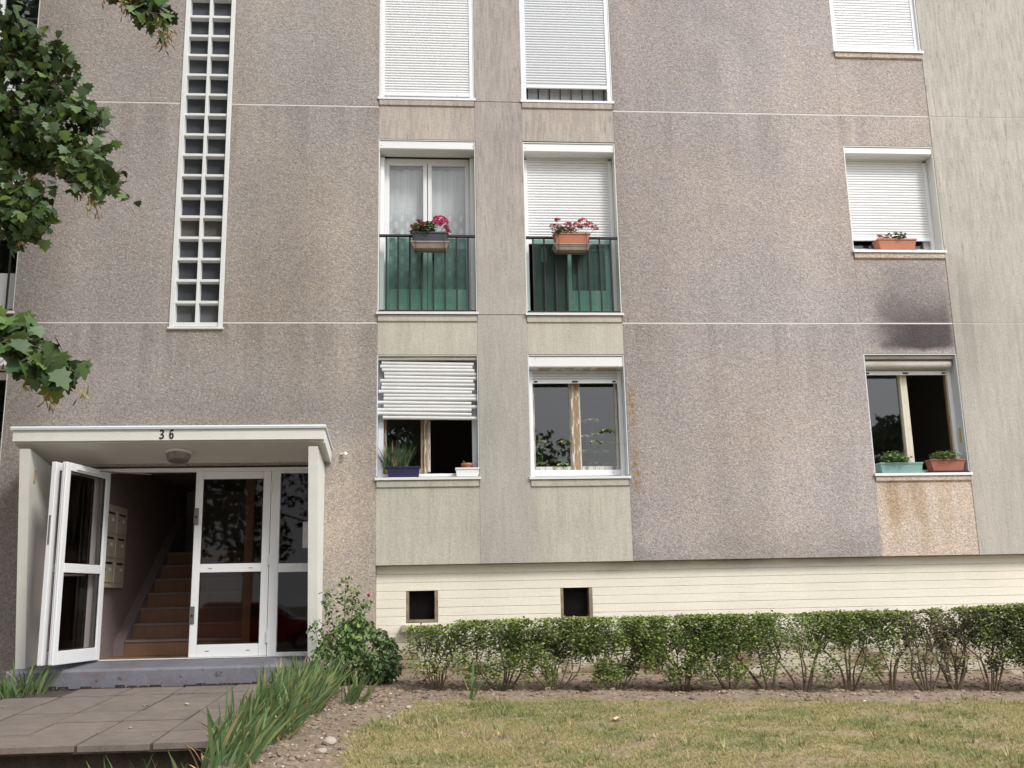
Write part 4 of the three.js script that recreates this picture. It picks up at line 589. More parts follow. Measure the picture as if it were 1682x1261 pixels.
  L.build('foliage', M.leaf, g); return g;
}
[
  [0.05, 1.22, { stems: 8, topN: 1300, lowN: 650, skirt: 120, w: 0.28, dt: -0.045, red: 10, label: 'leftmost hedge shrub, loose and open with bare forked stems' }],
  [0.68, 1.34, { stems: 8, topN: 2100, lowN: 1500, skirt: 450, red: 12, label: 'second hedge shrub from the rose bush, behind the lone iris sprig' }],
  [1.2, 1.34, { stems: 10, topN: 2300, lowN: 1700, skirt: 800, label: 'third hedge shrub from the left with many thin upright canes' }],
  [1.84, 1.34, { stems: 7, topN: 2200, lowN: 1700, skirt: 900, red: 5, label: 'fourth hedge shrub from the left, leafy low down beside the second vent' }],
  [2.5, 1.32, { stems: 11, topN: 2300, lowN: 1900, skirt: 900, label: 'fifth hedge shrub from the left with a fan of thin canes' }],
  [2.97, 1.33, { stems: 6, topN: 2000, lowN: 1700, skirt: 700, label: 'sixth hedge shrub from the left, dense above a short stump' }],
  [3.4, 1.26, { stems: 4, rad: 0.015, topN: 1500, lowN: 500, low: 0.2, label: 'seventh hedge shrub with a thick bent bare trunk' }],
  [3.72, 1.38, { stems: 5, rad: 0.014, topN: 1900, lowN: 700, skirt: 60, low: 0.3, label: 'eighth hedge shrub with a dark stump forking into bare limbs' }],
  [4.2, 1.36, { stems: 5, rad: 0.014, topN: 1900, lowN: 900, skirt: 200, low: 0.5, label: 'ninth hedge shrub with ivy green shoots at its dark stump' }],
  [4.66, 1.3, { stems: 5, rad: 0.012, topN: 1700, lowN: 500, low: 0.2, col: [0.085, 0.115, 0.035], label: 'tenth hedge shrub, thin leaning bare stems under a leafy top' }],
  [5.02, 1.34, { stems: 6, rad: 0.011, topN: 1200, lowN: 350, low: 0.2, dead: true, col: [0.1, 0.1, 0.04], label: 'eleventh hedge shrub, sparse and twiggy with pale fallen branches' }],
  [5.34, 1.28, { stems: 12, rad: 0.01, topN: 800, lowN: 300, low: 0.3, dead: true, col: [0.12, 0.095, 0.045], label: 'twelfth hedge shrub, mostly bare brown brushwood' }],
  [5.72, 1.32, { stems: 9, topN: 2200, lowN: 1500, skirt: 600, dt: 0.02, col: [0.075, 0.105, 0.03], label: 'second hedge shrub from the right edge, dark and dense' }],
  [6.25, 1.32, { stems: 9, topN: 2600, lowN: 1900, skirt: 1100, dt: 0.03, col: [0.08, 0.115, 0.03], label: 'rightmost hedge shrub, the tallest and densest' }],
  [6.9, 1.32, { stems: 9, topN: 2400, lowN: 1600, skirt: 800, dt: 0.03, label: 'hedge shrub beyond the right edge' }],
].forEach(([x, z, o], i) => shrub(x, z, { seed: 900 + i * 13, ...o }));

const px0 = (a, e) => Math.sin(e) * Math.cos(a);
{ // rose bush beside the porch
  const g = thing('rose_bush', 'leafy rose bush with one red bloom at the right of the porch', 'rose bush', [-0.86, groundY(-0.86, 0.8) - 0.02, 0.8]), r = rng(61), br = [], L = new Leaves();
  const canes = [[[-0.02, 0, 0], [-0.05, 0.5, 0.02], [-0.06, 0.85, 0], [-0.05, 1.13, 0]], [[0, 0, 0], [-0.14, 0.45, 0.04], [-0.2, 0.75, 0.05], [-0.26, 0.98, 0.02]], [[0.02, 0, 0], [0.06, 0.4, 0], [0.1, 0.7, 0.02], [0.18, 0.86, 0.05]], [[0, 0, 0], [-0.2, 0.3, 0.1], [-0.33, 0.5, 0.1], [-0.37, 0.68, 0.06]], [[0, 0, 0], [0.2, 0.25, 0.08], [0.36, 0.4, 0.06], [0.44, 0.46, 0.05]], [[0, 0, 0], [0.28, 0.2, 0.1], [0.42, 0.3, 0.12], [0.5, 0.22, 0.14]], [[0, 0, 0], [-0.02, 0.4, -0.1], [0.02, 0.8, -0.08], [0.03, 1.0, -0.06]], [[0, 0, 0], [-0.1, 0.2, 0.2], [-0.2, 0.33, 0.3], [-0.3, 0.36, 0.33]], [[0, 0, 0], [0.12, 0.2, 0.2], [0.2, 0.32, 0.28], [0.27, 0.3, 0.32]]];
  for (const c of canes) { br.push(tube(c, 0.008, 0.002, 5)); const cv = new THREE.CatmullRomCurve3(c.map((p) => new THREE.Vector3(...p))); for (let t = 0.3; t <= 1; t += 0.035) { const p = cv.getPoint(t); for (let k = 0; k < 5; k++) L.add(leafOval, mat4(p.x + (r() - 0.5) * 0.13, p.y + (r() - 0.5) * 0.06, p.z + (r() - 0.5) * 0.13, (r() - 0.5) * 1.2, r() * 6.28, -0.2 - r() * 0.9, 0.034 + r() * 0.026), vary(r, r() < 0.3 ? [0.17, 0.25, 0.06] : [0.095, 0.165, 0.045], 0.35)); } }
  for (let i = 0; i < 3600; i++) { const a = r() * 6.28, e = Math.acos(2 * r() - 1), q = 0.55 + 0.45 * Math.cbrt(r()), px = 0.08 + Math.sin(e) * Math.cos(a) * 0.46 * q, py = 0.36 + Math.cos(e) * 0.34 * q - 0.12 * Math.abs(px0(a, e)), pz = 0.02 + Math.sin(e) * Math.sin(a) * 0.32 * q; if (py < 0.05 || fbm(px * 7 + 3, py * 7 + pz * 6, 5, 3) < 0.42) continue; L.add(leafOval, mat4(px, py, pz, (r() - 0.5) * 1.2, r() * 6.28, -0.3 - r() * 0.9, 0.042 + r() * 0.034), vary(r, px > 0.28 + r() * 0.1 ? [0.075, 0.13, 0.05] : r() < 0.4 ? [0.18, 0.26, 0.06] : [0.095, 0.165, 0.045], 0.3)); }
  mesh('canes', merge(br), M.stemGreen, g); L.build('foliage', M.leaf, g);
  const F = new Leaves(); for (let k = 0; k < 14; k++) F.add(leafOval, mat4(0.19 + (r() - 0.5) * 0.012, 0.875 + k * 0.0016, 0.05 + (r() - 0.5) * 0.012, 0, k * 2.4, 0.5 + (14 - k) * 0.03 + 0.4, 0.034), vary(r, [0.42, 0.012, 0.05], 0.2)); F.build('rose_bloom', M.petal, g);
}
// sword-leaved irises
function blade(L, r, x, y, z, len, w, ax, az, bend, col, dry) {
  const n = 5, v = [], f = [], up = new THREE.Vector3(ax, 1, az).normalize(); const side = new THREE.Vector3(Math.cos(r() * 6.28), 0, Math.sin(r() * 6.28)); const p = new THREE.Vector3(x, y, z), d = up.clone(), horiz = new THREE.Vector3(ax, -0.12, az); if (horiz.length() < 0.15) horiz.set(r() - 0.5, -0.1, r() - 0.5);
  horiz.normalize();
  for (let i = 0; i <= n; i++) { const t = i / n, ww = w * (t < 0.7 ? 1 : 1 - (t - 0.7) / 0.3 * 0.97) * 0.5; v.push([p.x - side.x * ww, p.y, p.z - side.z * ww], [p.x + side.x * ww, p.y, p.z + side.z * ww]); p.addScaledVector(d, len / n); d.lerp(horiz, bend * t).normalize(); if (i < n) { const a = i * 2; f.push(a, a + 1, a + 2, a + 1, a + 3, a + 2); } }
  const n0 = L.p.length / 3; v.forEach((q, i) => { L.p.push(...q); const t = Math.floor(i / 2) / n, c = dry && t > dry ? [0.4, 0.29, 0.14] : col; L.c.push(...c); }); for (const k of f) L.i.push(n0 + k);
}
function iris(x, z, n, rx, rz, len, lean, label, seed, group, w = 0.023) {
  const r = rng(seed), y0 = groundY(x, z) - 0.01, g = thing('iris_clump', label, 'iris', [x, y0, z], group), L = new Leaves();
  for (let i = 0; i < n; i++) { const a = r() * 6.28, q = Math.sqrt(r()), px = Math.cos(a) * rx * q, pz = Math.sin(a) * rz * q, young = r() < 0.12; blade(L, r, px, groundY(x + px, z + pz) - y0 - 0.02, pz, len * (0.55 + 0.6 * r()), w * (0.7 + 0.6 * r()), lean[0] + (r() - 0.5) * 1.15, lean[1] + (r() - 0.5) * 1.0, r() < 0.18 ? 0.5 : 0.06 + r() * 0.2, young ? vary(r, [0.17, 0.22, 0.06], 0.2) : vary(r, r() < 0.5 ? [0.085, 0.155, 0.045] : [0.14, 0.21, 0.065], 0.3), r() < 0.12 ? 0.55 + r() * 0.35 : 0); }
  L.build('leaves', M.leaf, g);
  const Dd = new Leaves(); for (let i = 0; i < n * 0.16; i++) { const a = r() * 6.28, q = 0.6 + 0.5 * r(); blade(Dd, r, Math.cos(a) * rx * q, 0.01, Math.sin(a) * rz * q, len * 0.45 * (0.5 + r()), w * 0.7, (r() - 0.5) * 3, (r() - 0.5) * 3, 0.5, vary(r, [0.36, 0.22, 0.1], 0.3)); } if (Dd.i.length) Dd.build('withered_leaves', M.dry, g); return g;
}
iris(-1.18, 1.85, 170, 0.28, 0.42, 0.42, [0.2, 0.1], 'green iris clump nearest the porch step, right of the path', 71, 'irises beside the path');
iris(-1.22, 2.75, 270, 0.27, 0.5, 0.46, [0.42, 0.1], 'large leaning iris clump in the middle of the path edge', 72, 'irises beside the path');
iris(-1.3, 3.75, 270, 0.27, 0.5, 0.45, [0.42, 0.15], 'large leaning iris clump at the front right corner of the path', 73, 'irises beside the path');
iris(-1.32, 4.75, 90, 0.2, 0.35, 0.42, [0.35, 0.1], 'iris clump at the bottom of the picture beside the stones', 76, 'irises beside the path');
iris(-1.85, 4.45, 46, 0.3, 0.16, 0.44, [0.15, 0.1], 'iris clump growing below the front step of the path', 74, 'irises beside the path');
iris(-4.14, 0.93, 80, 0.24, 0.2, 0.4, [0.1, 0.15], 'drooping iris clump at the left end of the door step', 75, 'irises beside the path');
iris(-0.72, 2.1, 34, 0.13, 0.16, 0.34, [0.3, 0.2], 'short arching iris tuft below the rose bush', 77, 'irises beside the path', 0.02);
{ const r = rng(78), x = 0.35, z = 2.0, g = thing('iris_sprig', 'lone iris sprig of five blades at the edge of the lawn', 'iris', [x, groundY(x, z) - 0.01, z]), L = new Leaves(); for (const [ax, az, l, b] of [[-0.35, 0.1, 0.36, 0.06], [0.05, 0, 0.4, 0.02], [0.6, 0.1, 0.36, 0.5], [0.2, 0.3, 0.26, 0.3], [0.4, 0.2, 0.24, 0.2]]) blade(L, r, (r() - 0.5) * 0.03, 0, 0, l, 0.024, ax, az, b, [0.12, 0.2, 0.06]); L.build('leaves', M.leaf, g); }
// ---------------------------------------------------------------- window boxes and pots
function troughGeo(L, H, D, taper, rim = 0.012, wall = 0.008) {     // open tapered trough with a rolled rim, base at y = 0
  const ringAt = (l, d, y) => [[-l / 2, y, -d / 2], [l / 2, y, -d / 2], [l / 2, y, d / 2], [-l / 2, y, d / 2]];
  const lv = [ringAt(L * taper, D * taper, 0), ringAt(L - 0.004, D - 0.004, H - rim * 1.6), ringAt(L + rim, D + rim, H - rim * 1.5), ringAt(L + rim, D + rim, H), ringAt(L - wall, D - wall, H), ringAt(L - wall - 0.01, D - wall - 0.01, H - 0.03)];
  const pos = []; const quad = (a, b, c, d) => pos.push(...a, ...b, ...c, ...a, ...c, ...d);
  for (let i = 0; i < lv.length - 1; i++) for (let k = 0; k < 4; k++) quad(lv[i][k], lv[i + 1][k], lv[i + 1][(k + 1) % 4], lv[i][(k + 1) % 4]);
  quad(...lv[0]);
  const g = new THREE.BufferGeometry(); g.setAttribute('position', new THREE.Float32BufferAttribute(pos, 3)); g.setAttribute('uv', new THREE.Float32BufferAttribute(pos.flatMap((_, i) => i % 3 === 0 ? [pos[i] * 2 + pos[i + 2], pos[i + 1] * 2] : []), 2)); g.computeVertexNormals(); return g;
}
const round = { v: [[0, 0, 0], ...Array.from({ length: 8 }, (_, i) => { const a = -2.6 + i / 7 * 5.2; return [0.45 + 0.5 * Math.cos(a) * (i % 2 ? 1 : 0.9), 0.08 * (i % 2), 0.52 * Math.sin(a) * (i % 2 ? 1 : 0.92)]; })], f: [0, 1, 2, 0, 2, 3, 0, 3, 4, 0, 4, 5, 0, 5, 6, 0, 6, 7, 0, 7, 8] };
const lobed = { v: [[0, 0, 0], [0.35, 0.05, 0.16], [0.42, 0, 0.4], [0.58, 0.04, 0.2], [0.85, 0.02, 0.24], [0.75, 0.05, 0.06], [1, 0, 0], [0.75, 0.05, -0.06], [0.85, 0.02, -0.24], [0.58, 0.04, -0.2], [0.42, 0, -0.4], [0.35, 0.05, -0.16]], f: [0, 1, 11, 1, 2, 3, 1, 3, 5, 3, 4, 5, 5, 6, 7, 1, 5, 7, 1, 7, 11, 7, 8, 9, 7, 9, 11, 9, 10, 11] };
function planter(name, label, x, y, z, L, H, D, mat, o = {}) {
  const g = thing(name, label, o.cat ?? 'planter', [x, y, z], o.group);
  mesh('trough', troughGeo(L, H, D, o.taper ?? 0.86, o.rim ?? 0.012), mat, g).position.y = o.lift ?? 0;
  mesh('potting_soil', box(-L * 0.485, L * 0.485, (o.lift ?? 0) + H - 0.028, (o.lift ?? 0) + H - 0.02, -D * 0.47, D * 0.47), M.potSoil, g);
  return g;
}
function greenery(g, r, n, L, D, y, h, tpl, cols, s0, s1, clump = 3) {
  const F = new Leaves(), st = [], cs = Array.from({ length: clump }, () => [(r() - 0.5) * L * 0.85, (r() - 0.5) * D * 0.5]);
  for (let i = 0; i < n; i++) { const c = cs[i % clump], a = r() * 6.28, q = Math.sqrt(r()), px = c[0] + Math.cos(a) * q * L * 0.2, pz = c[1] + Math.sin(a) * q * D * 0.75, py = y + h * (0.15 + 0.85 * r()) * (1 - 0.45 * q); if (i % 4 === 0) st.push(bar([c[0] + (px - c[0]) * 0.3, y - 0.02, c[1]], [px, py, pz], 0.0018, 0.0012, 4)); F.add(tpl, mat4(px, py, pz, (r() - 0.5) * 1.1, r() * 6.28, (r() - 0.6) * 0.9, s0 + (s1 - s0) * r()), vary(r, cols[Math.floor(r() * cols.length)], 0.25)); }
  mesh('stems', merge(st), M.stemGreen, g); F.build('foliage', M.leaf, g); return cs;
}
const petal5 = { v: [[0, 0, 0], [0.4, 0.12, 0.24], [0.9, 0.16, 0.2], [1, 0.1, -0.05], [0.85, 0.16, -0.24], [0.4, 0.12, -0.22]], f: [0, 1, 2, 0, 2, 3, 0, 3, 4, 0, 4, 5] };
function blossom(g, r, x, y, z, R, col, base) {
  const F = new Leaves(); R *= 1.55; const nf = Math.round(10 + R * 380);
  for (let k = 0; k < nf; k++) { const a = r() * 6.28, e = Math.acos(1 - 1.5 * r()), px = x + Math.sin(e) * Math.cos(a) * R, py = y + Math.cos(e) * R * 0.8, pz = z + Math.sin(e) * Math.sin(a) * R, t = r() * 6.28; for (let p = 0; p < 5; p++) F.add(petal5, mat4(px, py, pz, (r() - 0.5) * 0.7 + (pz - z) / R * 0.8, t + p * 1.257, 0.25 - (px - x) / R * 0.3, 0.017 + r() * 0.007), vary(r, col, 0.25)); }
  F.build('blossom', M.petal, g); mesh('flower_stem', bar([base[0], base[1], base[2]], [x, y, z], 0.002, 0.0015, 4), M.stemGreen, g);
}
{ // geranium box on the left rail
  const g = planter('flower_box', 'dark grey flower box of magenta geraniums hung on the left guard rail', -0.02, 5.03, 0.09, 0.43, 0.15, 0.17, M.darkPlastic, { lift: 0.06 }), r = rng(201);
  mesh('drip_tray', troughGeo(0.46, 0.085, 0.2, 0.84, 0.01), M.greyTray, g).position.y = 0.002;
  const w = []; for (const x of [-0.17, 0.17]) w.push(tube([[x, 0.2, -0.12], [x, 0.21, -0.05], [x, 0.215, 0.09], [x, 0.11, 0.115], [x, 0.03, 0.115], [x, -0.008, 0.09], [x, -0.008, -0.09]], 0.0035, 0.0035, 5)); w.push(bar([-0.2, 0.045, 0.112], [0.2, 0.045, 0.112], 0.003), bar([-0.2, -0.008, -0.02], [0.2, -0.008, -0.02], 0.003)); mesh('wire_bracket', merge(w), M.wire, g);
  greenery(g, r, 330, 0.42, 0.17, 0.19, 0.2, round, [[0.09, 0.17, 0.035], [0.14, 0.21, 0.05], [0.06, 0.12, 0.03]], 0.03, 0.05, 3);
  for (const [x, y, R] of [[-0.09, 0.31, 0.034], [-0.06, 0.275, 0.03], [-0.04, 0.3, 0.028], [0.07, 0.34, 0.03], [0.09, 0.385, 0.026], [0.13, 0.39, 0.03], [0.1, 0.31, 0.026], [0.17, 0.375, 0.024], [0.175, 0.315, 0.03], [0.2, 0.26, 0.024], [-0.2, 0.28, 0.018], [0.22, 0.23, 0.016], [-0.13, 0.35, 0.014]]) blossom(g, r, x, y, 0.02 + r() * 0.05, R, r() < 0.6 ? [0.68, 0.04, 0.24] : [0.55, 0.05, 0.15], [x * 0.7, 0.2, 0]);
}
{ // geranium box on the second rail
  const g = planter('flower_box', 'terracotta flower box of pale pink geraniums hung on the second guard rail', 1.703, 5.02, 0.09, 0.43, 0.16, 0.17, M.terra, { lift: 0.06 }), r = rng(202);
  mesh('drip_tray', troughGeo(0.445, 0.08, 0.195, 0.84, 0.01), M.greyTray, g).position.y = 0.002;
  const w = []; for (const x of [-0.17, 0.17]) w.push(tube([[x, 0.2, -0.12], [x, 0.225, -0.05], [x, 0.228, 0.09], [x, 0.11, 0.115], [x, 0.03, 0.115], [x, -0.008, 0.09], [x, -0.008, -0.09]], 0.0035, 0.0035, 5)); w.push(bar([-0.2, 0.035, 0.11], [0.2, 0.035, 0.11], 0.003), bar([-0.2, -0.008, -0.02], [0.2, -0.008, -0.02], 0.003)); mesh('wire_bracket', merge(w), M.wire, g);
  greenery(g, r, 220, 0.46, 0.16, 0.2, 0.13, round, [[0.08, 0.14, 0.03], [0.12, 0.18, 0.05], [0.1, 0.12, 0.04]], 0.026, 0.042, 4);
  for (const [x, y, R] of [[-0.22, 0.31, 0.026], [-0.17, 0.385, 0.02], [-0.14, 0.3, 0.026], [-0.05, 0.32, 0.028], [0.0, 0.285, 0.024], [0.06, 0.33, 0.024], [0.14, 0.37, 0.034], [0.17, 0.305, 0.03], [0.22, 0.34, 0.03], [0.285, 0.295, 0.026], [-0.03, 0.34, 0.016], [0.1, 0.31, 0.016]]) blossom(g, r, x, y, 0.02 + r() * 0.05, R, r() < 0.55 ? [0.6, 0.16, 0.22] : [0.58, 0.12, 0.12], [x * 0.75, 0.2, 0]);
}
{ // first floor right sill
  const g = planter('flower_trough', 'terracotta trough with a small white geranium on the first floor right sill', 5.89, 5.108, -0.1, 0.5, 0.15, 0.17, M.terra, { lift: 0.014, taper: 0.88 }), r = rng(203);
  mesh('drip_tray', troughGeo(0.5, 0.022, 0.17, 0.96, 0.006), M.terraDark, g).position.y = 0.0;
  greenery(g, r, 170, 0.4, 0.14, 0.15, 0.14, round, [[0.09, 0.15, 0.03], [0.12, 0.19, 0.05]], 0.025, 0.04, 3);
  blossom(g, r, -0.13, 0.185, 0.03, 0.035, [0.65, 0.42, 0.38], [-0.1, 0.13, 0]); blossom(g, r, 0.02, 0.26, 0.02, 0.014, [0.7, 0.6, 0.55], [0.0, 0.13, 0]); blossom(g, r, -0.2, 0.21, 0.02, 0.016, [0.55, 0.3, 0.28], [-0.15, 0.13, 0]);
}
{ const g = planter('flower_trough', 'pale teal trough of leafy plants on the ground floor right sill', 5.64, 2.288, -0.075, 0.53, 0.125, 0.15, M.tealPlastic, { taper: 0.92, lift: 0.002 }), r = rng(204);
  greenery(g, r, 520, 0.52, 0.17, 0.12, 0.17, lobed, [[0.13, 0.23, 0.045], [0.1, 0.19, 0.04], [0.18, 0.27, 0.06]], 0.035, 0.06, 5); }
{ const g = planter('flower_trough', 'brown terracotta trough on a black tray on the ground floor right sill', 6.23, 2.288, -0.085, 0.43, 0.15, 0.15, M.terraDark, { taper: 0.86, lift: 0.014 }), r = rng(205);
  mesh('drip_tray', troughGeo(0.47, 0.022, 0.17, 0.96, 0.006), M.black, g);
  greenery(g, r, 380, 0.44, 0.16, 0.155, 0.14, lobed, [[0.13, 0.22, 0.045], [0.16, 0.25, 0.05]], 0.032, 0.055, 4); }
{ const g = planter('flower_trough', 'dark blue trough of grassy herbs on the ground floor left sill', -0.335, 2.304, -0.09, 0.37, 0.125, 0.14, M.bluePlastic, { taper: 0.93, lift: 0.002 }), r = rng(206);
  const F = new Leaves(); for (let i = 0; i < 300; i++) blade(F, r, -0.1 + (r() - 0.5) * 0.26, 0.1, (r() - 0.5) * 0.08, 0.12 + r() * 0.26, 0.005, (r() - 0.5) * 1.3, (r() - 0.5) * 1.0, 0.05 + r() * 0.2, vary(r, [0.06, 0.11, 0.04], 0.4)); F.build('grassy_leaves', M.leaf, g);
  greenery(g, r, 60, 0.12, 0.1, 0.1, 0.1, leafOval, [[0.15, 0.25, 0.05], [0.1, 0.19, 0.04]], 0.02, 0.035, 2);
  const Dd = new Leaves(); for (let i = 0; i < 9; i++) blade(Dd, r, -0.1 + (r() - 0.5) * 0.05, 0.12, 0.07, 0.16 + r() * 0.06, 0.005, (r() - 0.5) * 1.4, 0.8, 0.75, [0.42, 0.33, 0.2]); Dd.build('withered_leaves', M.dry, g);
  const Sd = new Leaves(); for (const x of [-0.14, -0.09]) blade(Sd, r, x, 0.1, 0, 0.36, 0.008, 0.02, 0, 0.01, [0.35, 0.2, 0.06]); Sd.build('seed_spikes', M.dry, g); }
{ const g = planter('flower_trough', 'empty white plastic trough on the ground floor left sill', 0.405, 2.304, -0.07, 0.27, 0.1, 0.14, M.whitePlastic, { taper: 0.92, lift: 0.002 }); }
{ const g = thing('flower_pot', 'small round terracotta pot with a tiny sprout standing in the white trough', 'flower pot', [0.4, 2.378, -0.075]), r = rng(207);
  mesh('pot', new THREE.LatheGeometry([[0.0, 0], [0.056, 0], [0.06, 0.06], [0.068, 0.062], [0.068, 0.085], [0.06, 0.085], [0.057, 0.07], [0, 0.068]].map((p) => new THREE.Vector2(...p)), 24), M.terra, g);
  const F = new Leaves(); for (let i = 0; i < 8; i++) F.add(leafOval, mat4(-0.03 + (r() - 0.5) * 0.02, 0.075 + r() * 0.035, 0, (r() - 0.5), r() * 6.28, 0.9, 0.022), vary(r, [0.08, 0.13, 0.05], 0.3)); F.build('sprout', M.leaf, g); }
// green house plants behind the middle ground floor panes
for (const [x, z, lab, sd, n, h] of [[1.36, -0.55, 'glossy umbrella house plant behind the left pane of the middle window', 301, 16, 0.4], [2.0, -0.56, 'tall umbrella house plant behind the right pane of the middle window', 302, 26, 0.68]]) {
  const g = thing('house_plant', lab, 'house plant', [x, 2.33, z], 'house plants behind the window'), r = rng(sd), F = new Leaves(), st = [];
  mesh('pot', new THREE.LatheGeometry([[0, 0], [0.1, 0], [0.13, 0.2], [0.12, 0.2], [0.11, 0.18], [0, 0.18]].map((p) => new THREE.Vector2(...p)), 18).translate(0, -0.25, 0), M.terraDark, g);
  mesh('stool', merge([rbox(-0.17, 0.17, -0.29, -0.25, -0.17, 0.17), ...[[-1, -1], [1, -1], [-1, 1], [1, 1]].map(([a, b]) => box(a * 0.14 - 0.018, a * 0.14 + 0.018, -0.79, -0.29, b * 0.14 - 0.018, b * 0.14 + 0.018))]), M.woodOrange, g);
  for (let i = 0; i < n; i++) { const a = r() * 6.28, q = 0.06 + 0.26 * r(), px = Math.cos(a) * q, py = 0.08 + h * r(), pz = Math.sin(a) * q * 0.8 + 0.1; st.push(bar([0, -0.06 + py * 0.3, 0.02], [px, py, pz], 0.004, 0.003, 4)); for (let k = 0; k < 8; k++) F.add(leafOval, mat4(px, py, pz, 0, k * 0.785 + r(), -0.35, 0.095 + r() * 0.03), vary(r, [0.2, 0.29, 0.06], 0.25)); }
  mesh('stems', merge(st), M.stemGreen, g); F.build('foliage', M.leaf, g);
}

// ---------------------------------------------------------------- maple tree standing left of the picture
const mapleLeaf = (() => { const half = [[0, 0], [0.06, 0.22], [0.02, 0.46], [0.2, 0.4], [0.34, 0.62], [0.42, 0.44], [0.5, 0.34], [0.68, 0.42], [0.72, 0.2], [0.86, 0.14], [1, 0]]; const v = [[0.34, -0.03, 0]], f = []; const ringP = []; for (const [x, z] of half) ringP.push([x, 0.06 * Math.abs(z) - 0.05 * x * x, z]); for (let i = half.length - 2; i > 0; i--) ringP.push([half[i][0], 0.06 * half[i][1] - 0.05 * half[i][0] ** 2, -half[i][1]]); v.push(...ringP); for (let i = 1; i <= ringP.length; i++) f.push(0, i, i % ringP.length + 1); return { v, f }; })();
const samara = { v: [[0, 0, 0], [0.3, 0.03, 0.1], [0.75, 0.02, 0.2], [1, 0, 0.08], [0.8, 0, -0.04], [0.3, 0, -0.04]], f: [0, 1, 5, 1, 2, 4, 1, 4, 5, 2, 3, 4] };
{
  const T0 = [-5.6, groundY(-5.6, 6.6) - 0.05, 6.6], g = thing('maple_tree', 'maple tree at the left with broad lobed leaves and hanging seed bunches', 'tree', T0), r = rng(501), wood = [], L = new Leaves(), S = new Leaves();
  const rel = (p) => [p[0] - T0[0], p[1] - T0[1], p[2] - T0[2]];
  mesh('trunk', tube([[0, 0, 0], [0.05, 1.2, 0], [0.02, 2.6, 0.05], [0.1, 4.2, 0.0], [0.2, 6.2, 0], [0.3, 8.5, 0.1]], 0.2, 0.06, 10), M.bark, g);
  const cols = [[0.05, 0.092, 0.028], [0.07, 0.122, 0.028], [0.042, 0.08, 0.028], [0.11, 0.18, 0.035]];
  const leafAt = (x, y, z, s, light = 0.12) => { const c = r() < light * 0.9 ? [0.105, 0.165, 0.03] : cols[Math.floor(r() * 3)]; L.add(mapleLeaf, mat4(x, y, z, (r() - 0.5) * 1.0, r() * 6.28, -0.55 - r() * 0.85, s), vary(r, c, 0.25)); };  // lighter green share stands in for light showing through the leaves
  const seeds = (x, y, z, n) => { for (let k = 0; k < n; k++) S.add(samara, mat4(x + (r() - 0.5) * 0.05, y - r() * 0.07, z + (r() - 0.5) * 0.05, (r() - 0.5) * 1.2, r() * 6.28, -0.5 - r() * 0.9, 0.035 + r() * 0.014), vary(r, r() < 0.35 ? [0.26, 0.14, 0.05] : [0.26, 0.24, 0.07], 0.3)); };
  // limbs that reach into the picture: [points, leaves, spread, leaf size, seed bunches]
  const limbs = [
    [[[-5.5, 3.8, 6.6], [-4.4, 5.2, 5.6], [-3.6, 5.35, 4.8], [-3.05, 5.1, 4.6], [-2.75, 4.85, 4.55]], 220, 0.24, 0.095, 6, 0.36],
    [[[-5.5, 3.6, 6.6], [-4.4, 4.9, 5.7], [-3.5, 5.0, 4.9], [-2.9, 4.75, 4.6], [-2.45, 4.4, 4.65]], 300, 0.25, 0.095, 9, 0.36],
    [[[-5.5, 3.4, 6.6], [-4.3, 4.4, 5.7], [-3.4, 4.6, 4.8], [-2.75, 4.25, 4.7], [-2.28, 3.85, 4.8]], 330, 0.25, 0.095, 14, 0.36],
    [[[-5.5, 3.2, 6.6], [-4.3, 4.0, 5.6], [-3.4, 4.15, 4.8], [-2.95, 3.85, 4.7], [-2.7, 3.5, 4.9]], 210, 0.2, 0.095, 9, 0.4],
    [[[-5.5, 3.8, 6.6], [-4.4, 4.7, 5.4], [-3.6, 4.75, 4.7], [-3.1, 4.45, 4.5], [-2.4, 4.1, 4.55]], 300, 0.25, 0.1, 12, 0.36],
    [[[-5.5, 3.0, 6.6], [-4.3, 3.7, 5.4], [-3.6, 3.95, 4.7], [-3.1, 3.75, 4.7], [-2.85, 3.5, 4.8]], 170, 0.2, 0.095, 6, 0.4],
    [[[-5.5, 3.4, 6.6], [-4.5, 4.3, 5.2], [-3.7, 4.55, 4.6], [-3.25, 4.3, 4.5], [-2.85, 4.15, 4.5]], 190, 0.26, 0.1, 8, 0.4],
    [[[-5.5, 2.0, 6.6], [-4.2, 2.5, 6.8], [-2.9, 2.52, 7.0], [-2.05, 2.24, 7.05], [-1.6, 1.95, 7.15]], 95, 0.13, 0.115, 8, 0.66],
    [[[-5.5, 4.2, 6.6], [-4.0, 5.3, 6.4], [-2.7, 5.05, 6.3], [-1.85, 4.5, 6.4], [-1.5, 4.15, 6.4]], 80, 0.14, 0.105, 14, 0.68],
  ];
  for (const [pts, n0, sp, ls0, ns, t0] of limbs) {
    const n = n0 * 2.1, ls = ls0 * 0.8;
    const p = pts.map(rel); wood.push(tube(p, 0.05, 0.004, 6)); const cv = new THREE.CatmullRomCurve3(p.map((q) => new THREE.Vector3(...q)));
    for (let i = 0; i < n; i++) { const t = t0 + (1 - t0) * Math.pow(r(), 0.8), c = cv.getPoint(t), k = sp * (1.15 - 0.55 * t), x = c.x + (r() + r() - 1) * k * 1.3, y = c.y + (r() + r() - 1) * k - 0.05 * r(), z = c.z + (r() + r() - 1) * k * 1.4; leafAt(x, y, z, ls * (0.7 + 0.5 * r()), 0.16); if (i % 3 === 0) wood.push(bar([c.x, c.y, c.z], [x, y, z], 0.0045, 0.0015, 4)); }
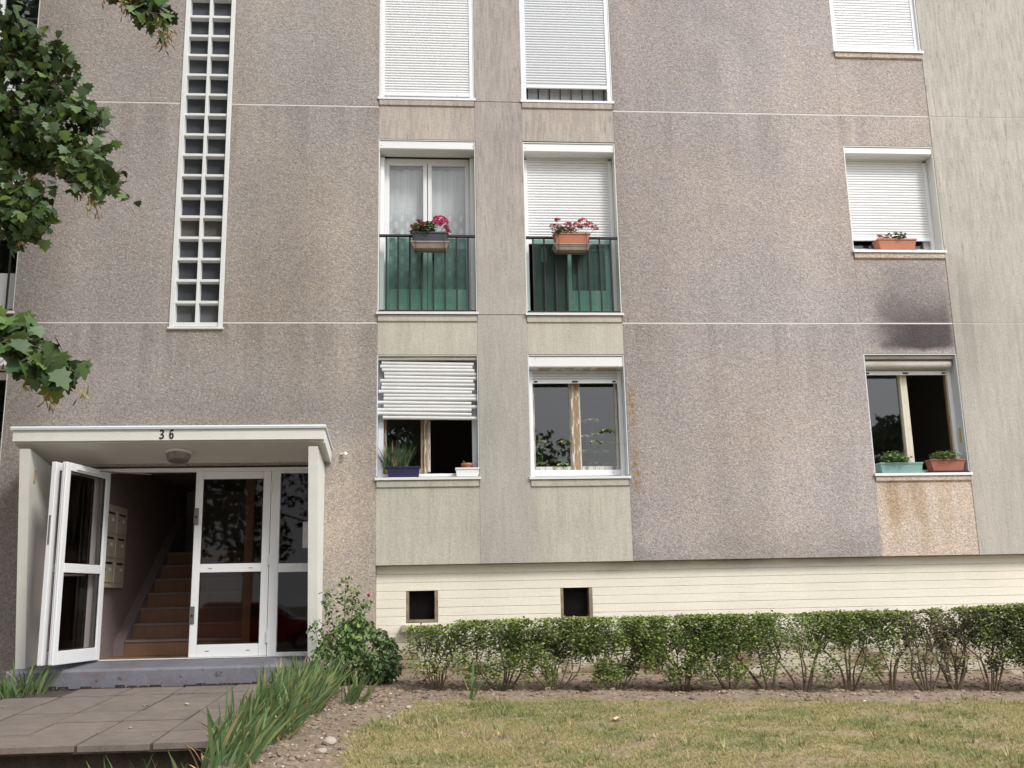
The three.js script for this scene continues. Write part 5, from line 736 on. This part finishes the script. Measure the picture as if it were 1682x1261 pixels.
    for (let i = 0; i < ns; i++) { const t = t0 + 0.12 + (0.9 - t0) * r(), c = cv.getPoint(Math.min(1, t)); seeds(c.x + (r() - 0.5) * sp, c.y - sp * (0.45 + 0.5 * r()), c.z + (r() - 0.5) * sp, 12); }
  }
  // the rest of the crown, outside the frame; clumps added to shade the left wall
  const blobs = [[-2.9, 9.0, 5.6, 1.6, 1.3, 1.7], [-3.4, 9.4, 4.6, 2.0, 1.5, 1.7], [-2.4, 7.6, 7.6, 1.4, 1.0, 1.3], [-3.2, 11.2, 5.6, 2.4, 1.3, 2.0], [-6.4, 9.2, 3.0, 1.8, 1.7, 1.4], [-8.6, 6.0, 3.4, 1.7, 2.0, 1.5], [-4.4, 6.9, 8.6, 1.5, 1.2, 1.6], [-7.2, 7.6, 4.6, 1.9, 1.6, 1.8], [-8.8, 4.2, 7.6, 1.6, 1.8, 2.0], [-6.0, 6.6, 6.4, 2.0, 1.7, 2.2], [-4.6, 8.4, 6.0, 2.4, 1.7, 2.2], [-5.2, 6.2, 8.4, 1.7, 1.5, 1.6], [-7.3, 5.2, 6.8, 1.7, 1.5, 1.8], [-2.9, 7.8, 6.9, 1.5, 1.1, 1.5], [-6.6, 5.2, 3.4, 1.3, 1.4, 1.2], [-5.6, 9.8, 6.4, 1.8, 1.3, 1.8]];
  for (const [bx, by, bz, rx, ry, rz] of blobs) {
    wood.push(tube([[-0.0, 3.2, 0], [(bx - T0[0]) * 0.5, (by - T0[1]) * 0.75, (bz - T0[2]) * 0.5], rel([bx, by, bz])], 0.07, 0.015, 6));
    for (let i = 0; i < 1150; i++) { const a = r() * 6.28, e = Math.acos(2 * r() - 1), q = 0.45 + 0.55 * Math.cbrt(r()), x = bx - T0[0] + Math.sin(e) * Math.cos(a) * rx * q, y = by - T0[1] + Math.cos(e) * ry * q, z = bz - T0[2] + Math.sin(e) * Math.sin(a) * rz * q; leafAt(x, y, z, 0.15 + 0.08 * r()); }
  }
  mesh('limbs', merge(wood), M.bark, g); L.build('crown', M.leafGloss, g); S.build('seed_bunches', M.leaf, g);
}

// ---------------------------------------------------------------- what the panes mirror: street side behind the camera
struct('road', box(-60, 60, -0.6, -0.44, 16.6, 23.5).translate(0, 0, 0), std(0.055, 0.055, 0.058, 0.9));
struct('kerb', box(-60, 60, -0.6, -0.33, 16.3, 16.598), std(0.3, 0.29, 0.27, 0.9));
{ // red car at the kerb
  const g = thing('parked_car', 'red hatchback parked at the kerb, mirrored in the door panes', 'car', [-4.9, -0.44, 18.0]), red = new THREE.MeshPhysicalMaterial({ color: rgb(0.42, 0.02, 0.02), roughness: 0.35, clearcoat: 1, clearcoatRoughness: 0.08 });
  const prof = [[-2.0, 0.3], [2.0, 0.3], [2.02, 0.55], [1.9, 0.78], [0.95, 0.92], [0.35, 1.36], [-1.35, 1.4], [-1.9, 0.95], [-2.03, 0.6]];
  mesh('body', poly(prof, -0.8, 0.8, 0.05), red, g);
  for (const s of [-1, 1]) { const gl = mesh('side_window', poly([[-1.55, 0.97], [0.72, 0.95], [0.3, 1.28], [-1.28, 1.31]], -0.006, 0.006), std(0.02, 0.02, 0.025, 0.1), g); gl.position.z = s * 0.803; }
  mesh('windscreen', box(-0.006, 0.006, 0, 0.62, -0.66, 0.66).rotateZ(0.93).translate(0.92, 0.96, 0), std(0.02, 0.02, 0.025, 0.1), g);
  for (const x of [-1.25, 1.25]) for (const z of [-0.74, 0.74]) { const w = sub('wheel', g, [x, 0.3, z]); mesh('tyre', new THREE.TorusGeometry(0.22, 0.085, 8, 20), M.rubber, w); mesh('rim', new THREE.CylinderGeometry(0.17, 0.17, 0.1, 16).rotateX(Math.PI / 2), std(0.5, 0.5, 0.5, 0.4), w); }
  for (const z of [-0.6, 0.6]) mesh('headlight', rbox(1.9, 2.03, 0.6, 0.74, z - 0.14, z + 0.14, 0.03), M.white, g);
}
[[-14, 29, 15, 'street tree far left, behind the camera'], [-7.5, 30, 18, 'street tree left of the tallest one, behind the camera'], [-0.6, 28, 17.5, 'street tree opposite the middle windows, behind the camera'], [1.2, 31, 15, 'street tree right of the middle windows, behind the camera'], [13.5, 33, 11.5, 'street tree far right, behind the camera'], [22, 32, 9.5, 'last street tree on the right, behind the camera']].forEach(([x, z, h, lab], i) => {
  const r = rng(600 + i), g = thing('street_tree', lab, 'tree', [x, -0.55, z], 'street trees opposite the building'), L = new Leaves(), wood = [];
  mesh('trunk', tube([[0, 0, 0], [0.1, h * 0.3, 0], [0, h * 0.6, 0.1], [0.1, h * 0.9, 0]], 0.22, 0.04, 8), M.bark, g);
  for (let b = 0; b < 26; b++) { const a = r() * 6.28, yy = h * (0.2 + 0.72 * r()), R = h * 0.25 * Math.sqrt(1 - Math.abs((yy / h - 0.5) * 1.75) ** 2 > 0 ? 1 - ((yy / h - 0.5) * 1.75) ** 2 : 0.1), cx = Math.cos(a) * R * (0.3 + 0.6 * r()), cz = Math.sin(a) * R * (0.3 + 0.6 * r()), br = h * (0.075 + 0.05 * r()); wood.push(tube([[0, yy * 0.75, 0], [cx * 0.5, yy * 0.92, cz * 0.5], [cx, yy, cz]], 0.06, 0.02, 5)); for (let k = 0; k < 420; k++) { const t = r() * 6.28, e = Math.acos(2 * r() - 1), q = Math.cbrt(r()); L.add(leafDiamond, mat4(cx + Math.sin(e) * Math.cos(t) * br * q, yy + Math.cos(e) * br * q * 0.85, cz + Math.sin(e) * Math.sin(t) * br * q, r() * 3, r() * 6.28, r() * 3, 0.22 + 0.2 * r()), vary(r, [0.06, 0.095, 0.035], 0.35)); } }
  mesh('limbs', merge(wood), M.bark, g); L.build('crown', M.leaf, g);
});
renderer.render(scene, camera);
